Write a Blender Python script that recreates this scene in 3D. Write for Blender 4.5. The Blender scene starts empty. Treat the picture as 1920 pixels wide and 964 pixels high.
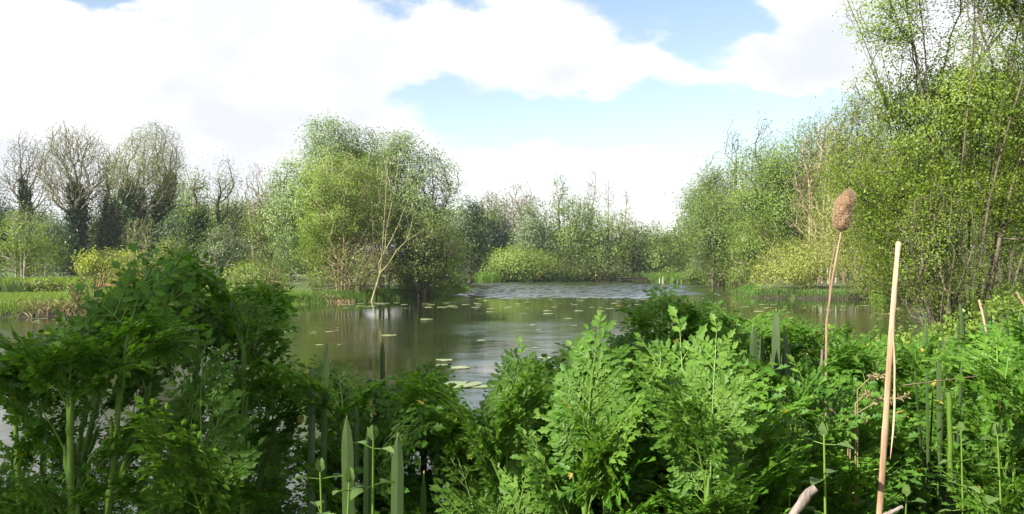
import bpy, math
import numpy as np
from mathutils import Vector, Matrix, Quaternion

# ------------------------------------------------------------------ camera, sky, sun, exposure
F, HY, CZ = 1663.0, 500.0, 1.55          # focal length in photo pixels, horizon row, eye height over the water
SC = bpy.context.scene
COL = SC.collection
cam_d = bpy.data.cameras.new("camera"); cam = bpy.data.objects.new("camera", cam_d); COL.objects.link(cam)
cam.location = (0, 0, CZ); cam.rotation_euler = (math.radians(90), 0, 0)
cam_d.sensor_width = 36; cam_d.lens = 36 * F / 1920; cam_d.shift_y = (HY - 482) / 1920
cam_d.clip_start = .05; cam_d.clip_end = 3000
SC.camera = cam
SC.view_settings.view_transform = 'Standard'; SC.view_settings.look = 'None'
SC.view_settings.gamma = 1; SC.view_settings.use_curve_mapping = False
SC.view_settings.exposure = 1.56
SC.cycles.max_bounces = 7; SC.cycles.diffuse_bounces = 3; SC.cycles.glossy_bounces = 3
SC.cycles.transmission_bounces = 4; SC.cycles.caustics_reflective = False; SC.cycles.caustics_refractive = False

SUN_AZ, SUN_EL = math.radians(232), math.radians(38)      # azimuth clockwise from +Y: behind the camera, to its left
SUN = np.array([math.sin(SUN_AZ) * math.cos(SUN_EL), math.cos(SUN_AZ) * math.cos(SUN_EL), math.sin(SUN_EL)])
sun_d = bpy.data.lights.new("sun", 'SUN'); sun_d.energy = 4.6; sun_d.angle = math.radians(.5); sun_d.color = (1, .945, .84)
sun = bpy.data.objects.new("sun", sun_d); COL.objects.link(sun)
sun.rotation_euler = Vector(-SUN).to_track_quat('-Z', 'Y').to_euler(); sun.location = (-20, -15, 30)

class NT:
    """tiny node-tree helper"""
    def __init__(s, nt):
        s.nt = nt
        for n in list(nt.nodes): nt.nodes.remove(n)
    def n(s, t, **kw):
        nd = s.nt.nodes.new(t)
        for k, v in kw.items():
            if k.startswith('i_'): s.put(nd.inputs[k[2:].replace('_', ' ')], v)
            else: setattr(nd, k, v)
        return nd
    def put(s, sock, v):
        if isinstance(v, bpy.types.NodeSocket): s.nt.links.new(v, sock)
        else: sock.default_value = v
    def m(s, op, a, b=0.0, c=0.0, clamp=False):
        nd = s.nt.nodes.new('ShaderNodeMath'); nd.operation = op; nd.use_clamp = clamp
        s.put(nd.inputs[0], a); s.put(nd.inputs[1], b); s.put(nd.inputs[2], c)
        return nd.outputs[0]
    def mix(s, f, a, b):
        nd = s.nt.nodes.new('ShaderNodeMix'); nd.data_type = 'RGBA'
        s.put(nd.inputs[0], f)
        for i, v in ((6, a), (7, b)):
            s.put(nd.inputs[i], v if isinstance(v, bpy.types.NodeSocket) else (*v[:3], 1))
        return nd.outputs[2]
    def sstep(s, v, lo, hi, to0=0.0, to1=1.0):
        nd = s.nt.nodes.new('ShaderNodeMapRange'); nd.interpolation_type = 'SMOOTHSTEP'
        s.put(nd.inputs[0], v); nd.inputs[1].default_value = lo; nd.inputs[2].default_value = hi
        nd.inputs[3].default_value = to0; nd.inputs[4].default_value = to1
        return nd.outputs[0]
    def noise(s, vec, scale, detail=4, rough=.55, dist=0.0):
        nd = s.n('ShaderNodeTexNoise'); s.put(nd.inputs['Vector'], vec)
        nd.inputs['Scale'].default_value = scale; nd.inputs['Detail'].default_value = detail
        nd.inputs['Roughness'].default_value = rough; nd.inputs['Distortion'].default_value = dist
        return nd.outputs[0]

def build_world():
    w = bpy.data.worlds.new("World"); SC.world = w; w.use_nodes = True
    t = NT(w.node_tree)
    sky = t.n('ShaderNodeTexSky', sky_type='NISHITA', sun_disc=False)
    sky.sun_elevation = SUN_EL; sky.sun_rotation = SUN_AZ; sky.air_density = 1.0; sky.dust_density = .6; sky.ozone_density = 1.5
    tc = t.n('ShaderNodeTexCoord'); d = tc.outputs['Generated']
    sep = t.n('ShaderNodeSeparateXYZ', i_Vector=d); x, y, z = sep.outputs
    # cloud layer coordinates: puffs get flatter and smaller towards the horizon
    zz = t.m('ADD', t.m('MAXIMUM', z, 0.0), .22)
    cx, cy = t.m('DIVIDE', x, zz), t.m('DIVIDE', y, zz)
    cv = t.n('ShaderNodeCombineXYZ', i_X=t.m('MULTIPLY', x, 3.2), i_Y=t.m('MULTIPLY', y, 3.2), i_Z=t.m('MULTIPLY', z, 6.0)).outputs[0]
    n1 = t.noise(cv, 1.1, 9, .58)
    n2 = t.noise(cv, 4.2, 8, .55)
    wob1 = t.m('MULTIPLY', t.m('SUBTRACT', t.noise(cv, 3.0, 5, .55), .5), .16)
    wob2 = t.m('MULTIPLY', t.m('SUBTRACT', t.noise(t.n('ShaderNodeVectorMath', operation='ADD', i_Vector=cv).outputs[0], 3.7, 5, .55), .5), .10)
    az = t.m('ADD', t.m('ARCTAN2', x, y), wob1)
    el = t.m('ADD', t.m('ARCSINE', z), wob2)
    # (photo x, y, rx, ry, weight): positive is a cloud bank, negative a blue gap
    blobs = [(1260, 40, 220, 105, -1.7), (1000, 215, 210, 80, -1.2), (1290, 228, 280, 70, -1.6), (900, 150, 70, 70, -.5), (1400, 60, 70, 60, -.6),
             (250, -5, 90, 36, -1.5), (800, -8, 120, 36, -1.4), (1480, 240, 150, 80, -1.4), (880, 265, 80, 30, -.5),
             (1100, 105, 210, 80, 1.9), (900, 40, 130, 60, .8), (1150, 285, 110, 52, 1.1), (1420, 140, 150, 58, 1.1), (1540, 70, 130, 110, 1.4),
             (950, 320, 150, 50, .9), (1280, 340, 110, 60, .8), (1700, 150, 150, 150, .6),
             (1245, 330, 45, 45, -1.3), (1030, 345, 70, 20, -1.0), (985, 262, 70, 28, -.8), (760, 190, 90, 22, -.8), (300, 130, 520, 230, .85), (600, 230, 260, 90, .6), (40, 250, 300, 130, .8)]
    f = t.m('ADD', t.m('MULTIPLY', t.m('SUBTRACT', n1, .5), 1.8), .25)
    for px, py, rx, ry, wgt in blobs:
        a0 = math.atan((px - 960) / F); e0 = math.atan((HY - py) / F * math.cos(a0))
        u = t.m('MULTIPLY', t.m('SUBTRACT', az, a0), F / rx); v = t.m('MULTIPLY', t.m('SUBTRACT', el, e0), F / ry)
        r2 = t.m('ADD', t.m('MULTIPLY', u, u), t.m('MULTIPLY', v, v))
        g = t.m('POWER', 2.718, t.m('MULTIPLY', r2, -1.0))
        f = t.m('ADD', f, t.m('MULTIPLY', g, wgt))
    f = t.m('ADD', f, t.m('MULTIPLY', t.m('SUBTRACT', n2, .5), 1.3))
    mask = t.sstep(f, -.28, .62)
    body = t.noise(cv, 1.7, 6, .5)
    thick = t.sstep(f, .3, 1.6)
    shade = t.m('MULTIPLY', t.sstep(body, .38, .60), t.m('ADD', t.m('MULTIPLY', thick, .45), .55))
    ccol = t.mix(shade, (1.0, 1.0, 1.02), (.76, .79, .85))
    cl = t.n('ShaderNodeVectorMath', operation='SCALE', i_Vector=ccol); cl.inputs['Scale'].default_value = 4.0
    veil = t.n('ShaderNodeVectorMath', operation='MULTIPLY', i_Vector=sky.outputs[0]); veil.inputs[1].default_value = (.88, .79, .72)
    colr = t.mix(mask, veil.outputs[0], cl.outputs[0])
    bg = t.n('ShaderNodeBackground', i_Color=colr, i_Strength=.10)
    out = t.n('ShaderNodeOutputWorld'); t.nt.links.new(bg.outputs[0], out.inputs['Surface'])
build_world()

# ------------------------------------------------------------------ helpers
def W(px, py, D): return np.array([(px - 960) / F * D, D, CZ + (HY - py) / F * D])
def X(px, D): return (px - 960) / F * D

def new_mat(name):
    m = bpy.data.materials.new(name); m.use_nodes = True
    return m, NT(m.node_tree)

def leaf_mat(name, c1, c2, trans=.42, rough=.5, tcol=None, spec=.35, objvar=.12, old=None):
    """foliage: colour runs from c1 to c2 with the face attribute tint; part of the light passes through"""
    m, t = new_mat(name)
    at = t.n('ShaderNodeAttribute', attribute_name='tint')
    oi = t.n('ShaderNodeObjectInfo')
    fac = t.m('ADD', at.outputs['Fac'], t.m('MULTIPLY', t.m('SUBTRACT', oi.outputs['Random'], .5), objvar * 2), clamp=True)
    c = t.mix(fac, c1, c2)
    if old: c = t.mix(t.m('GREATER_THAN', at.outputs['Fac'], .97), c, old)
    bs = t.n('ShaderNodeBsdfPrincipled', i_Base_Color=c, i_Roughness=rough); bs.inputs['Specular IOR Level'].default_value = spec
    tcx = t.n('ShaderNodeMix', data_type='RGBA', blend_type='MULTIPLY'); tcx.inputs[0].default_value = 1
    t.put(tcx.inputs[6], c); tcx.inputs[7].default_value = (*(tcol or (1.5, 1.55, .6)), 1)
    tr = t.n('ShaderNodeBsdfTranslucent', i_Color=tcx.outputs[2])
    mx = t.n('ShaderNodeMixShader'); mx.inputs[0].default_value = trans
    t.nt.links.new(bs.outputs[0], mx.inputs[1]); t.nt.links.new(tr.outputs[0], mx.inputs[2])
    o = t.n('ShaderNodeOutputMaterial'); t.nt.links.new(mx.outputs[0], o.inputs[0])
    return m

def bark_mat(name, c1, c2, scale=6, rough=.9, stretch=.25, spec=.2):
    m, t = new_mat(name)
    tc = t.n('ShaderNodeTexCoord')
    mp = t.n('ShaderNodeMapping', i_Vector=tc.outputs['Object']); mp.inputs['Scale'].default_value = (1, 1, stretch)
    nz = t.noise(mp.outputs[0], scale, 6, .65)
    c = t.mix(t.sstep(nz, .35, .65), c1, c2)
    bs = t.n('ShaderNodeBsdfPrincipled', i_Base_Color=c, i_Roughness=rough); bs.inputs['Specular IOR Level'].default_value = spec
    bp = t.n('ShaderNodeBump', i_Height=nz); bp.inputs['Strength'].default_value = .5; bp.inputs['Distance'].default_value = .02
    t.nt.links.new(bp.outputs[0], bs.inputs['Normal'])
    o = t.n('ShaderNodeOutputMaterial'); t.nt.links.new(bs.outputs[0], o.inputs[0])
    return m

def mesh_np(name, V, polys, mat, tint=None, smooth=False):
    V = np.asarray(V, dtype=np.float32).reshape(-1, 3)
    polys = [np.asarray(p, dtype=np.int32) for p in polys if len(p)]
    loops = np.concatenate([p.ravel() for p in polys])
    tot = np.concatenate([np.full(len(p), p.shape[1], dtype=np.int32) for p in polys])
    start = np.concatenate([[0], np.cumsum(tot)[:-1]]).astype(np.int32)
    me = bpy.data.meshes.new(name)
    me.vertices.add(len(V)); me.vertices.foreach_set('co', V.ravel())
    me.loops.add(len(loops)); me.loops.foreach_set('vertex_index', loops)
    me.polygons.add(len(tot)); me.polygons.foreach_set('loop_start', start)
    me.update(calc_edges=True)
    me.polygons.foreach_set('use_smooth', np.full(len(tot), bool(smooth)))
    if tint is not None:
        a = me.attributes.new('tint', 'FLOAT', 'FACE'); a.data.foreach_set('value', np.asarray(tint, dtype=np.float32))
    me.materials.append(mat)
    return me

def link(name, data, parent=None, loc=None, **props):
    o = bpy.data.objects.new(name, data); COL.objects.link(o)
    if parent is not None: o.parent = parent
    if loc is not None: o.location = tuple(float(v) for v in loc)
    for k, v in props.items(): o[k] = v
    return o
def thing(name, label, cat, loc, group=None, rz=0.0):
    o = link(name, None, loc=loc, label=label, category=cat); o.rotation_euler = (0, 0, rz)
    if group: o['group'] = group
    return o

def norm(a): return a / np.maximum(np.linalg.norm(a, axis=-1, keepdims=True), 1e-9)
def frames(d):
    ref = np.where(np.abs(d[:, 2:3]) > .9, np.array([[1., 0, 0]]), np.array([[0, 0, 1.]]))
    a = norm(np.cross(d, ref)); return a, np.cross(d, a)

def frusta(P0, P1, R0, R1, n):
    """one tapered n-sided piece per edge"""
    d = norm(P1 - P0); a, b = frames(d)
    th = np.arange(n) * 2 * math.pi / n
    ring = a[:, None, :] * np.cos(th)[None, :, None] + b[:, None, :] * np.sin(th)[None, :, None]
    V = np.concatenate([P0[:, None] + ring * R0[:, None, None], P1[:, None] + ring * R1[:, None, None]], 1)
    m = len(P0); base = (np.arange(m) * 2 * n)[:, None]
    k = np.arange(n); k2 = (k + 1) % n
    Fc = np.stack([base + k, base + k2, base + n + k2, base + n + k], -1).reshape(-1, 4)
    return V.reshape(-1, 3), Fc

class MB:
    """collects geometry into one mesh"""
    def __init__(s): s.V = []; s.P = {}; s.T = {}; s.n = 0
    def add(s, V, Fc, tint=.5):
        V = np.asarray(V, dtype=float).reshape(-1, 3); Fc = np.asarray(Fc)
        s.V.append(V); k = Fc.shape[1]
        s.P.setdefault(k, []).append(Fc + s.n)
        s.T.setdefault(k, []).append(np.broadcast_to(np.asarray(tint, dtype=float), (len(Fc),)))
        s.n += len(V)
    def tube(s, pts, radii, sides=6, tint=.5, cap=True, rib=0.0):
        pts = np.asarray(pts, dtype=float); k = len(pts)
        radii = np.broadcast_to(np.asarray(radii, dtype=float), (k,))
        tg = np.gradient(pts, axis=0); tg = norm(tg)
        a = np.cross(tg[0], [0, 0, 1.0]);
        if np.linalg.norm(a) < .05: a = np.cross(tg[0], [1.0, 0, 0])
        a = a / np.linalg.norm(a); V = []
        th = np.arange(sides) * 2 * math.pi / sides
        rr = 1 + rib * ((np.arange(sides) % 2) * 2 - 1)
        for i in range(k):
            a = a - tg[i] * np.dot(a, tg[i]); a = a / np.linalg.norm(a); b = np.cross(tg[i], a)
            V.append(pts[i] + radii[i] * ((rr * np.cos(th))[:, None] * a + (rr * np.sin(th))[:, None] * b))
        V = np.concatenate(V); j = np.arange(sides); j2 = (j + 1) % sides
        Fc = np.concatenate([np.stack([i * sides + j, i * sides + j2, (i + 1) * sides + j2, (i + 1) * sides + j], -1) for i in range(k - 1)])
        s.add(V, Fc, tint)
        if cap:
            for i, fl in ((0, True), (k - 1, False)):
                c = V[i * sides:(i + 1) * sides]; cc = c.mean(0, keepdims=True)
                tri = np.stack([j, j2, np.full(sides, sides)], -1)
                if fl: tri = tri[:, ::-1]
                s.add(np.concatenate([c, cc]), tri, tint)
    def box(s, c, h, rot=None, tint=.5):
        v = np.array([[x, y, z] for x in (-1, 1) for y in (-1, 1) for z in (-1, 1)], dtype=float) * np.asarray(h)
        if rot is not None: v = v @ np.array(rot).T
        s.add(v + np.asarray(c), np.array([[0, 1, 3, 2], [4, 6, 7, 5], [0, 4, 5, 1], [2, 3, 7, 6], [0, 2, 6, 4], [1, 5, 7, 3]]), tint)
    def mesh(s, name, mat, smooth=False):
        ks = sorted(s.P)
        return mesh_np(name, np.concatenate(s.V), [np.concatenate(s.P[k]) for k in ks], mat, np.concatenate([np.concatenate(s.T[k]) for k in ks]), smooth)

# ------------------------------------------------------------------ terrain and water
LAKE = np.array([(-42, -6), (-24, 1.2), (-10, 2.6), (-3.5, 3.0), (-1.2, 3.3), (0.3, 3.7), (1.0, 4.8), (1.5, 6.6), (2.6, 9.0), (4.2, 11.0), (6.0, 13.2),
                 (8.2, 17), (11.5, 24), (16, 31), (19.5, 36), (20, 41), (17.5, 42.4), (14, 42.8), (11.8, 44), (12.5, 50), (17, 62), (20, 76), (17.5, 86), (13.6, 91),
                 (8, 91.5), (0, 88), (-3.2, 86), (-7.5, 76), (-7.5, 66), (-4.5, 60), (-2.6, 56), (-3.2, 50), (-4.6, 45), (-6.0, 40.6), (-7.6, 38.4), (-9.5, 35.8), (-9.9, 37.5), (-10.6, 36.2),
                 (-11, 33.2), (-13, 29), (-15.4, 26.6), (-24, 25), (-40, 22)], dtype=float)
def lake_dist(x, y):
    """signed distance to the shore: positive on land"""
    x = np.asarray(x, dtype=float); y = np.asarray(y, dtype=float)
    P = np.stack([x.ravel(), y.ravel()], -1); best = np.full(len(P), 1e9); ins = np.zeros(len(P), bool)
    A = LAKE; B = np.roll(LAKE, -1, 0)
    for a, b in zip(A, B):
        ab = b - a; tt = np.clip(((P - a) @ ab) / (ab @ ab), 0, 1)
        best = np.minimum(best, np.linalg.norm(P - (a + tt[:, None] * ab), axis=1))
        c = (a[1] > P[:, 1]) != (b[1] > P[:, 1])
        with np.errstate(divide='ignore', invalid='ignore'):
            xi = a[0] + (P[:, 1] - a[1]) * (b[0] - a[0]) / (b[1] - a[1])
        ins ^= c & (P[:, 0] < xi)
    return np.where(ins, -best, best).reshape(x.shape)
def wob(x, y):
    return (np.sin(x * 1.7 + y * .6) + np.sin(y * 2.3 - x * .8 + 1.3) + .6 * np.sin(x * 4.1 + 2) * np.sin(y * 3.7 + .5)) / 2.6
def ground_z(x, y):
    x = np.asarray(x, dtype=float); y = np.asarray(y, dtype=float)
    d = lake_dist(x, y) + .12 * wob(x * 1.4, y * 1.4)
    near = np.clip(1 - (y - 14) / 8, 0, 1)
    hi = .45 * (1 - near) + .22 * near
    land = hi * (1 - np.exp(-np.maximum(d, 0) / .55)) + .012 * np.maximum(d, 0)
    land = land + near * np.clip(x - 4.2, 0, 8) * .13 * np.clip(d, 0, 1)
    land = land + .04 * wob(x * .6, y * .6) * np.clip(d, 0, 1) + .006 * np.clip(y - 100, 0, 300)
    return np.where(d > 0, land, np.maximum(-.7, d * .8))
def gz(x, y): return float(ground_z(np.array([x]), np.array([y]))[0])

def axis(segs):
    out = []
    for a, b, st in segs: out += list(np.arange(a, b, st))
    return np.array(out + [segs[-1][1]])
gx = axis([(-900, -120, 60), (-120, -45, 5), (-45, -24, 1.2), (-24, 24, .4), (24, 50, 1.2), (50, 120, 5), (120, 900, 60)])
gy = axis([(-300, -30, 30), (-30, -3, 1.5), (-3, 48, .4), (48, 100, .8), (100, 200, 8), (200, 1500, 65)])
GX, GY = np.meshgrid(gx, gy, indexing='xy'); GZ = ground_z(GX, GY)
ny, nx = GX.shape; ii = (np.arange(ny - 1)[:, None] * nx + np.arange(nx - 1)[None]).ravel()
gm, t = new_mat("soil_and_grass")
tc = t.n('ShaderNodeTexCoord'); ob = tc.outputs['Object']
nA = t.noise(ob, .6, 6, .6); nB = t.noise(ob, 9, 5, .7)
at = t.n('ShaderNodeSeparateXYZ', i_Vector=ob)
gcol = t.mix(t.sstep(nB, .3, .7), (.035, .07, .012), (.075, .12, .025))
gcol = t.mix(t.sstep(nA, .45, .62), gcol, (.06, .05, .028))
gcol = t.mix(t.sstep(at.outputs[2], .12, .34, 1, 0), gcol, (.028, .020, .012))
bs = t.n('ShaderNodeBsdfPrincipled', i_Base_Color=gcol, i_Roughness=.95)
bp = t.n('ShaderNodeBump', i_Height=nB); bp.inputs['Distance'].default_value = .05; t.nt.links.new(bp.outputs[0], bs.inputs['Normal'])
o = t.n('ShaderNodeOutputMaterial'); t.nt.links.new(bs.outputs[0], o.inputs[0])
link('ground', mesh_np('ground', np.stack([GX, GY, GZ], -1), [np.stack([ii, ii + 1, ii + nx + 1, ii + nx], -1)], gm, smooth=True), kind='structure')

# water
wm, t = new_mat("pond_water")
tc = t.n('ShaderNodeTexCoord'); ob = tc.outputs['Object']
sp = t.n('ShaderNodeSeparateXYZ', i_Vector=ob); wx, wy, _ = sp.outputs
wn = t.m('MULTIPLY', t.m('SUBTRACT', t.noise(ob, .09, 3, .5), .5), 20.0)
yy = t.m('ADD', wy, wn)
far = t.m('MULTIPLY', t.sstep(yy, 43, 52), t.sstep(t.m('ADD', wx, t.m('MULTIPLY', wn, .3)), 13.0, 9.0))
# the ruffled patch near the middle
pat = t.noise(t.n('ShaderNodeMapping', i_Vector=ob).outputs[0], .16, 4, .6)
mid = t.m('MULTIPLY', t.sstep(pat, .40, .66), t.sstep(wy, 34, 20))
mp = t.n('ShaderNodeMapping', i_Vector=ob); mp.inputs['Rotation'].default_value = (0, 0, .35); mp.inputs['Scale'].default_value = (.55, 1.5, 1)
r1 = t.noise(mp.outputs[0], 3.2, 3, .55, .6)
r2 = t.noise(mp.outputs[0], 15, 3, .6, .3)
r3 = t.noise(ob, .7, 2, .5)
amp = t.m('ADD', t.m('ADD', .022, t.m('MULTIPLY', mid, .20)), t.m('MULTIPLY', far, .25))
h = t.m('ADD', t.m('MULTIPLY', r1, .036), t.m('ADD', t.m('MULTIPLY', r2, .019), t.m('MULTIPLY', r3, .05)))
h = t.m('MULTIPLY', h, amp)
bp = t.n('ShaderNodeBump', i_Height=h); bp.inputs['Strength'].default_value = 1; bp.inputs['Distance'].default_value = 1.0
rg = t.m('ADD', .02, t.m('ADD', t.m('MULTIPLY', far, .08), t.m('MULTIPLY', mid, .03)))
bs = t.n('ShaderNodeBsdfPrincipled', i_Roughness=rg, i_Normal=bp.outputs[0]); bs.inputs['Base Color'].default_value = (.012, .017, .004, 1)
bs.inputs['IOR'].default_value = 1.333; bs.inputs['Specular IOR Level'].default_value = .5
o = t.n('ShaderNodeOutputMaterial'); t.nt.links.new(bs.outputs[0], o.inputs[0])
wgx = axis([(-60, -9, 6), (-9, 19, .13), (19, 40, 4)]); wgy = axis([(-12, 38, 4), (38, 92.5, .12), (92.5, 110, 5)])
WX, WY = np.meshgrid(wgx, wgy, indexing='xy')
edge = WY + 3.5 * np.sin(WX * .33 + 1) + 1.6 * np.sin(WX * .9 + WY * .2) + .22 * WX
ruf = np.clip((edge - 45.5) / 6, 0, 1) * np.clip((14.5 - WX - 2 * np.sin(WY * .25)) / 3.5, 0, 1) * np.clip((WX + 8.5) / 2, 0, 1)
ruf = ruf * (.72 + .28 * np.sin(WX * .35 + WY * .16) * np.sin(WY * .3 - WX * .1 + 2))
wr = np.random.default_rng(4); WZ = np.zeros_like(WX)
for _ in range(34):
    lam = wr.uniform(.42, 1.5); a_ = wr.normal() * .55 + 1.25; kx, ky = math.cos(a_) * 6.283 / lam, math.sin(a_) * 6.283 / lam
    WZ += .080 / (6.283 / lam) * np.sin(kx * WX + ky * WY + wr.uniform(0, 6.28))
WZ *= ruf; wny, wnx = WX.shape; wi = (np.arange(wny - 1)[:, None] * wnx + np.arange(wnx - 1)[None]).ravel()
link('water', mesh_np('water', np.stack([WX, WY, WZ], -1), [np.stack([wi, wi + 1, wi + wnx + 1, wi + wnx], -1)], wm, smooth=True), kind='structure')

# ------------------------------------------------------------------ trees
def fps(pts, k, start):
    """farthest point sampling"""
    d = np.linalg.norm(pts - start, axis=1); out = []
    for _ in range(min(k, len(pts))):
        i = int(np.argmax(d)); out.append(i); d = np.minimum(d, np.linalg.norm(pts - pts[i], axis=1))
    return out

def envelope(rng, ells, n, shell=.3, gap=.0, gs=1.0):
    """points inside a union of ellipsoids, thinned by a slow 3D wave so that gaps and clumps appear"""
    E = np.array(ells, dtype=float); vol = E[:, 3] * E[:, 4] * E[:, 5]
    out = []; ph = rng.uniform(0, 6.28, 9); tot = 0
    while tot < n:
        k = rng.choice(len(E), size=n, p=vol / vol.sum())
        d = norm(rng.normal(size=(n, 3))); r = rng.uniform(0, 1, n) ** shell
        p = E[k, :3] + d * r[:, None] * E[k, 3:]
        if gap > 0:
            q = p * gs
            wv = np.sin(q[:, 0] * 1.9 + ph[0] + 1.3 * np.sin(q[:, 2] * 1.1 + ph[1])) + np.sin(q[:, 1] * 1.6 + ph[2] + q[:, 2] * .8) + np.sin(q[:, 2] * 2.3 + ph[3] + 1.1 * np.sin(q[:, 0] * .9 + ph[4]))
            keep = wv / 3 > rng.uniform(-1, -1 + 2 * gap, n)
            p = p[keep]
        out.append(p); tot += len(p)
    return np.concatenate(out)[:n]

def skeleton(rng, stems, A, w=.35, limbs=14, mids=90, crook=.08, down=1.2):
    """stems: list of point chains; A: points to reach. returns node positions and parents"""
    pos, par, pl = [], [], []
    for ch in stems:
        prev = -1
        for p in ch:
            pos.append(np.asarray(p, float)); par.append(prev)
            pl.append(0 if prev < 0 else pl[prev] + np.linalg.norm(pos[-1] - pos[prev])); prev = len(pos) - 1
    cap = len(pos) + len(A) * 4 + limbs * 6 + mids * 3 + 10
    P = np.zeros((cap, 3)); L = np.zeros(cap); n = len(pos); P[:n] = pos; L[:n] = pl; par = par[:]; G = np.zeros((cap, 3)); G[:n, 2] = .6
    top = P[:n].mean(0)
    i1 = fps(A, limbs, top); rest = np.setdiff1d(np.arange(len(A)), i1)
    i2 = rest[fps(A[rest], mids, top)] if mids else np.array([], int)
    i3 = np.setdiff1d(rest, i2)
    tips = []
    for lvl, idx in enumerate((i1, i2, i3)):
        idx = np.asarray(idx, int)
        if len(idx) == 0: continue
        q = A[idx]; order = idx[np.argsort(np.linalg.norm(q - top, axis=1))]
        for i in order:
            a = A[i]; dv = a - P[:n]; d = np.linalg.norm(dv, axis=1)
            if lvl: d = d * (1 + .8 * (1 - (dv * G[:n]).sum(1) / np.maximum(d, 1e-6)))
            cost = d + (w if lvl else .12) * L[:n] + down * np.maximum(0, -dv[:, 2]) + (.5 * np.abs(d - dv[:, 2]) * .3 if lvl == 0 else 0)
            j = int(np.argmin(cost)); dist = float(np.linalg.norm(dv[j]))
            k = (5, 3, 1)[lvl] if dist > .25 else 0
            prev = j; bend = rng.normal(size=3) * min(crook * dist, .35); bend[2] += (.10, .06, .03)[lvl] * min(dist, 3) * (1 if lvl else -1)
            for s in range(1, k + 1):
                f = s / (k + 1)
                P[n] = P[j] * (1 - f) + a * f + bend * math.sin(f * math.pi) + rng.normal(size=3) * crook * .25 * dist / (k + 1)
                par.append(prev); L[n] = L[prev] + np.linalg.norm(P[n] - P[prev]); G[n] = (P[n] - P[prev]) / max(np.linalg.norm(P[n] - P[prev]), 1e-6); prev = n; n += 1
            P[n] = a; par.append(prev); L[n] = L[prev] + np.linalg.norm(a - P[prev]); G[n] = (a - P[prev]) / max(np.linalg.norm(a - P[prev]), 1e-6); n += 1
            tips.append(n - 1)
    return P[:n], np.array(par), np.array(tips)

def branch_mesh(name, P, par, R, rt, mat, n_big=7):
    n = len(P); cnt = np.zeros(n); has = np.zeros(n, bool); has[par[par >= 0]] = True
    cnt[~has] = 1
    for i in range(n - 1, -1, -1):
        if par[i] >= 0: cnt[par[i]] += cnt[i]
    N = max(cnt.max(), 2); e = math.log(R / rt) / math.log(N); rad = rt * np.maximum(cnt, 1) ** e
    c = np.nonzero(par >= 0)[0]; p = par[c]
    r1 = rad[c]; r0 = np.minimum(rad[p], r1 * 1.25)
    mb = MB(); big = r1 > R * .18; med = (~big) & (r1 > R * .05)
    # flare the butt
    for sel, s in ((big, n_big), (med, 5), (~(big | med), 3)):
        if sel.any():
            V, Fc = frusta(P[p[sel]] - norm(P[c[sel]] - P[p[sel]]) * (r0[sel] * .25)[:, None], P[c[sel]], r0[sel], r1[sel], s)
            mb.add(V, Fc)
    return mb.mesh(name, mat, smooth=True), rad

def leaves_at(rng, C, npc, sig, ll, lw=.5, up=.35, flat=.7, ctr=None, droop=0.0, cvar=.6):
    """npc leaves round each centre in C"""
    m = len(C); k = np.repeat(np.arange(m), npc)
    off = rng.normal(size=(len(k), 3)) * sig; off[:, 2] *= flat
    c = C[k] + off
    if droop: c[:, 2] -= droop * rng.uniform(0, 1, len(k)) ** 2
    nrm = rng.normal(size=(len(k), 3)); nrm[:, 2] += up * 2
    if ctr is not None: nrm += norm(c - ctr) * 2.3
    nrm = norm(nrm); u = norm(np.cross(nrm, rng.normal(size=(len(k), 3)))); v = np.cross(nrm, u)
    l = (ll * rng.uniform(.6, 1.25, len(k)))[:, None]
    V = np.stack([c, c + u * l * .45 + v * l * lw * .5, c + u * l, c + u * l * .45 - v * l * lw * .5], 1).reshape(-1, 3)
    Fc = np.arange(len(k) * 4).reshape(-1, 4)
    cl = rng.uniform(0, 1, m)
    return V, Fc, np.clip(cvar * cl[k] + (1 - cvar) * rng.uniform(0, 1, len(k)), 0, 1)

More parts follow.
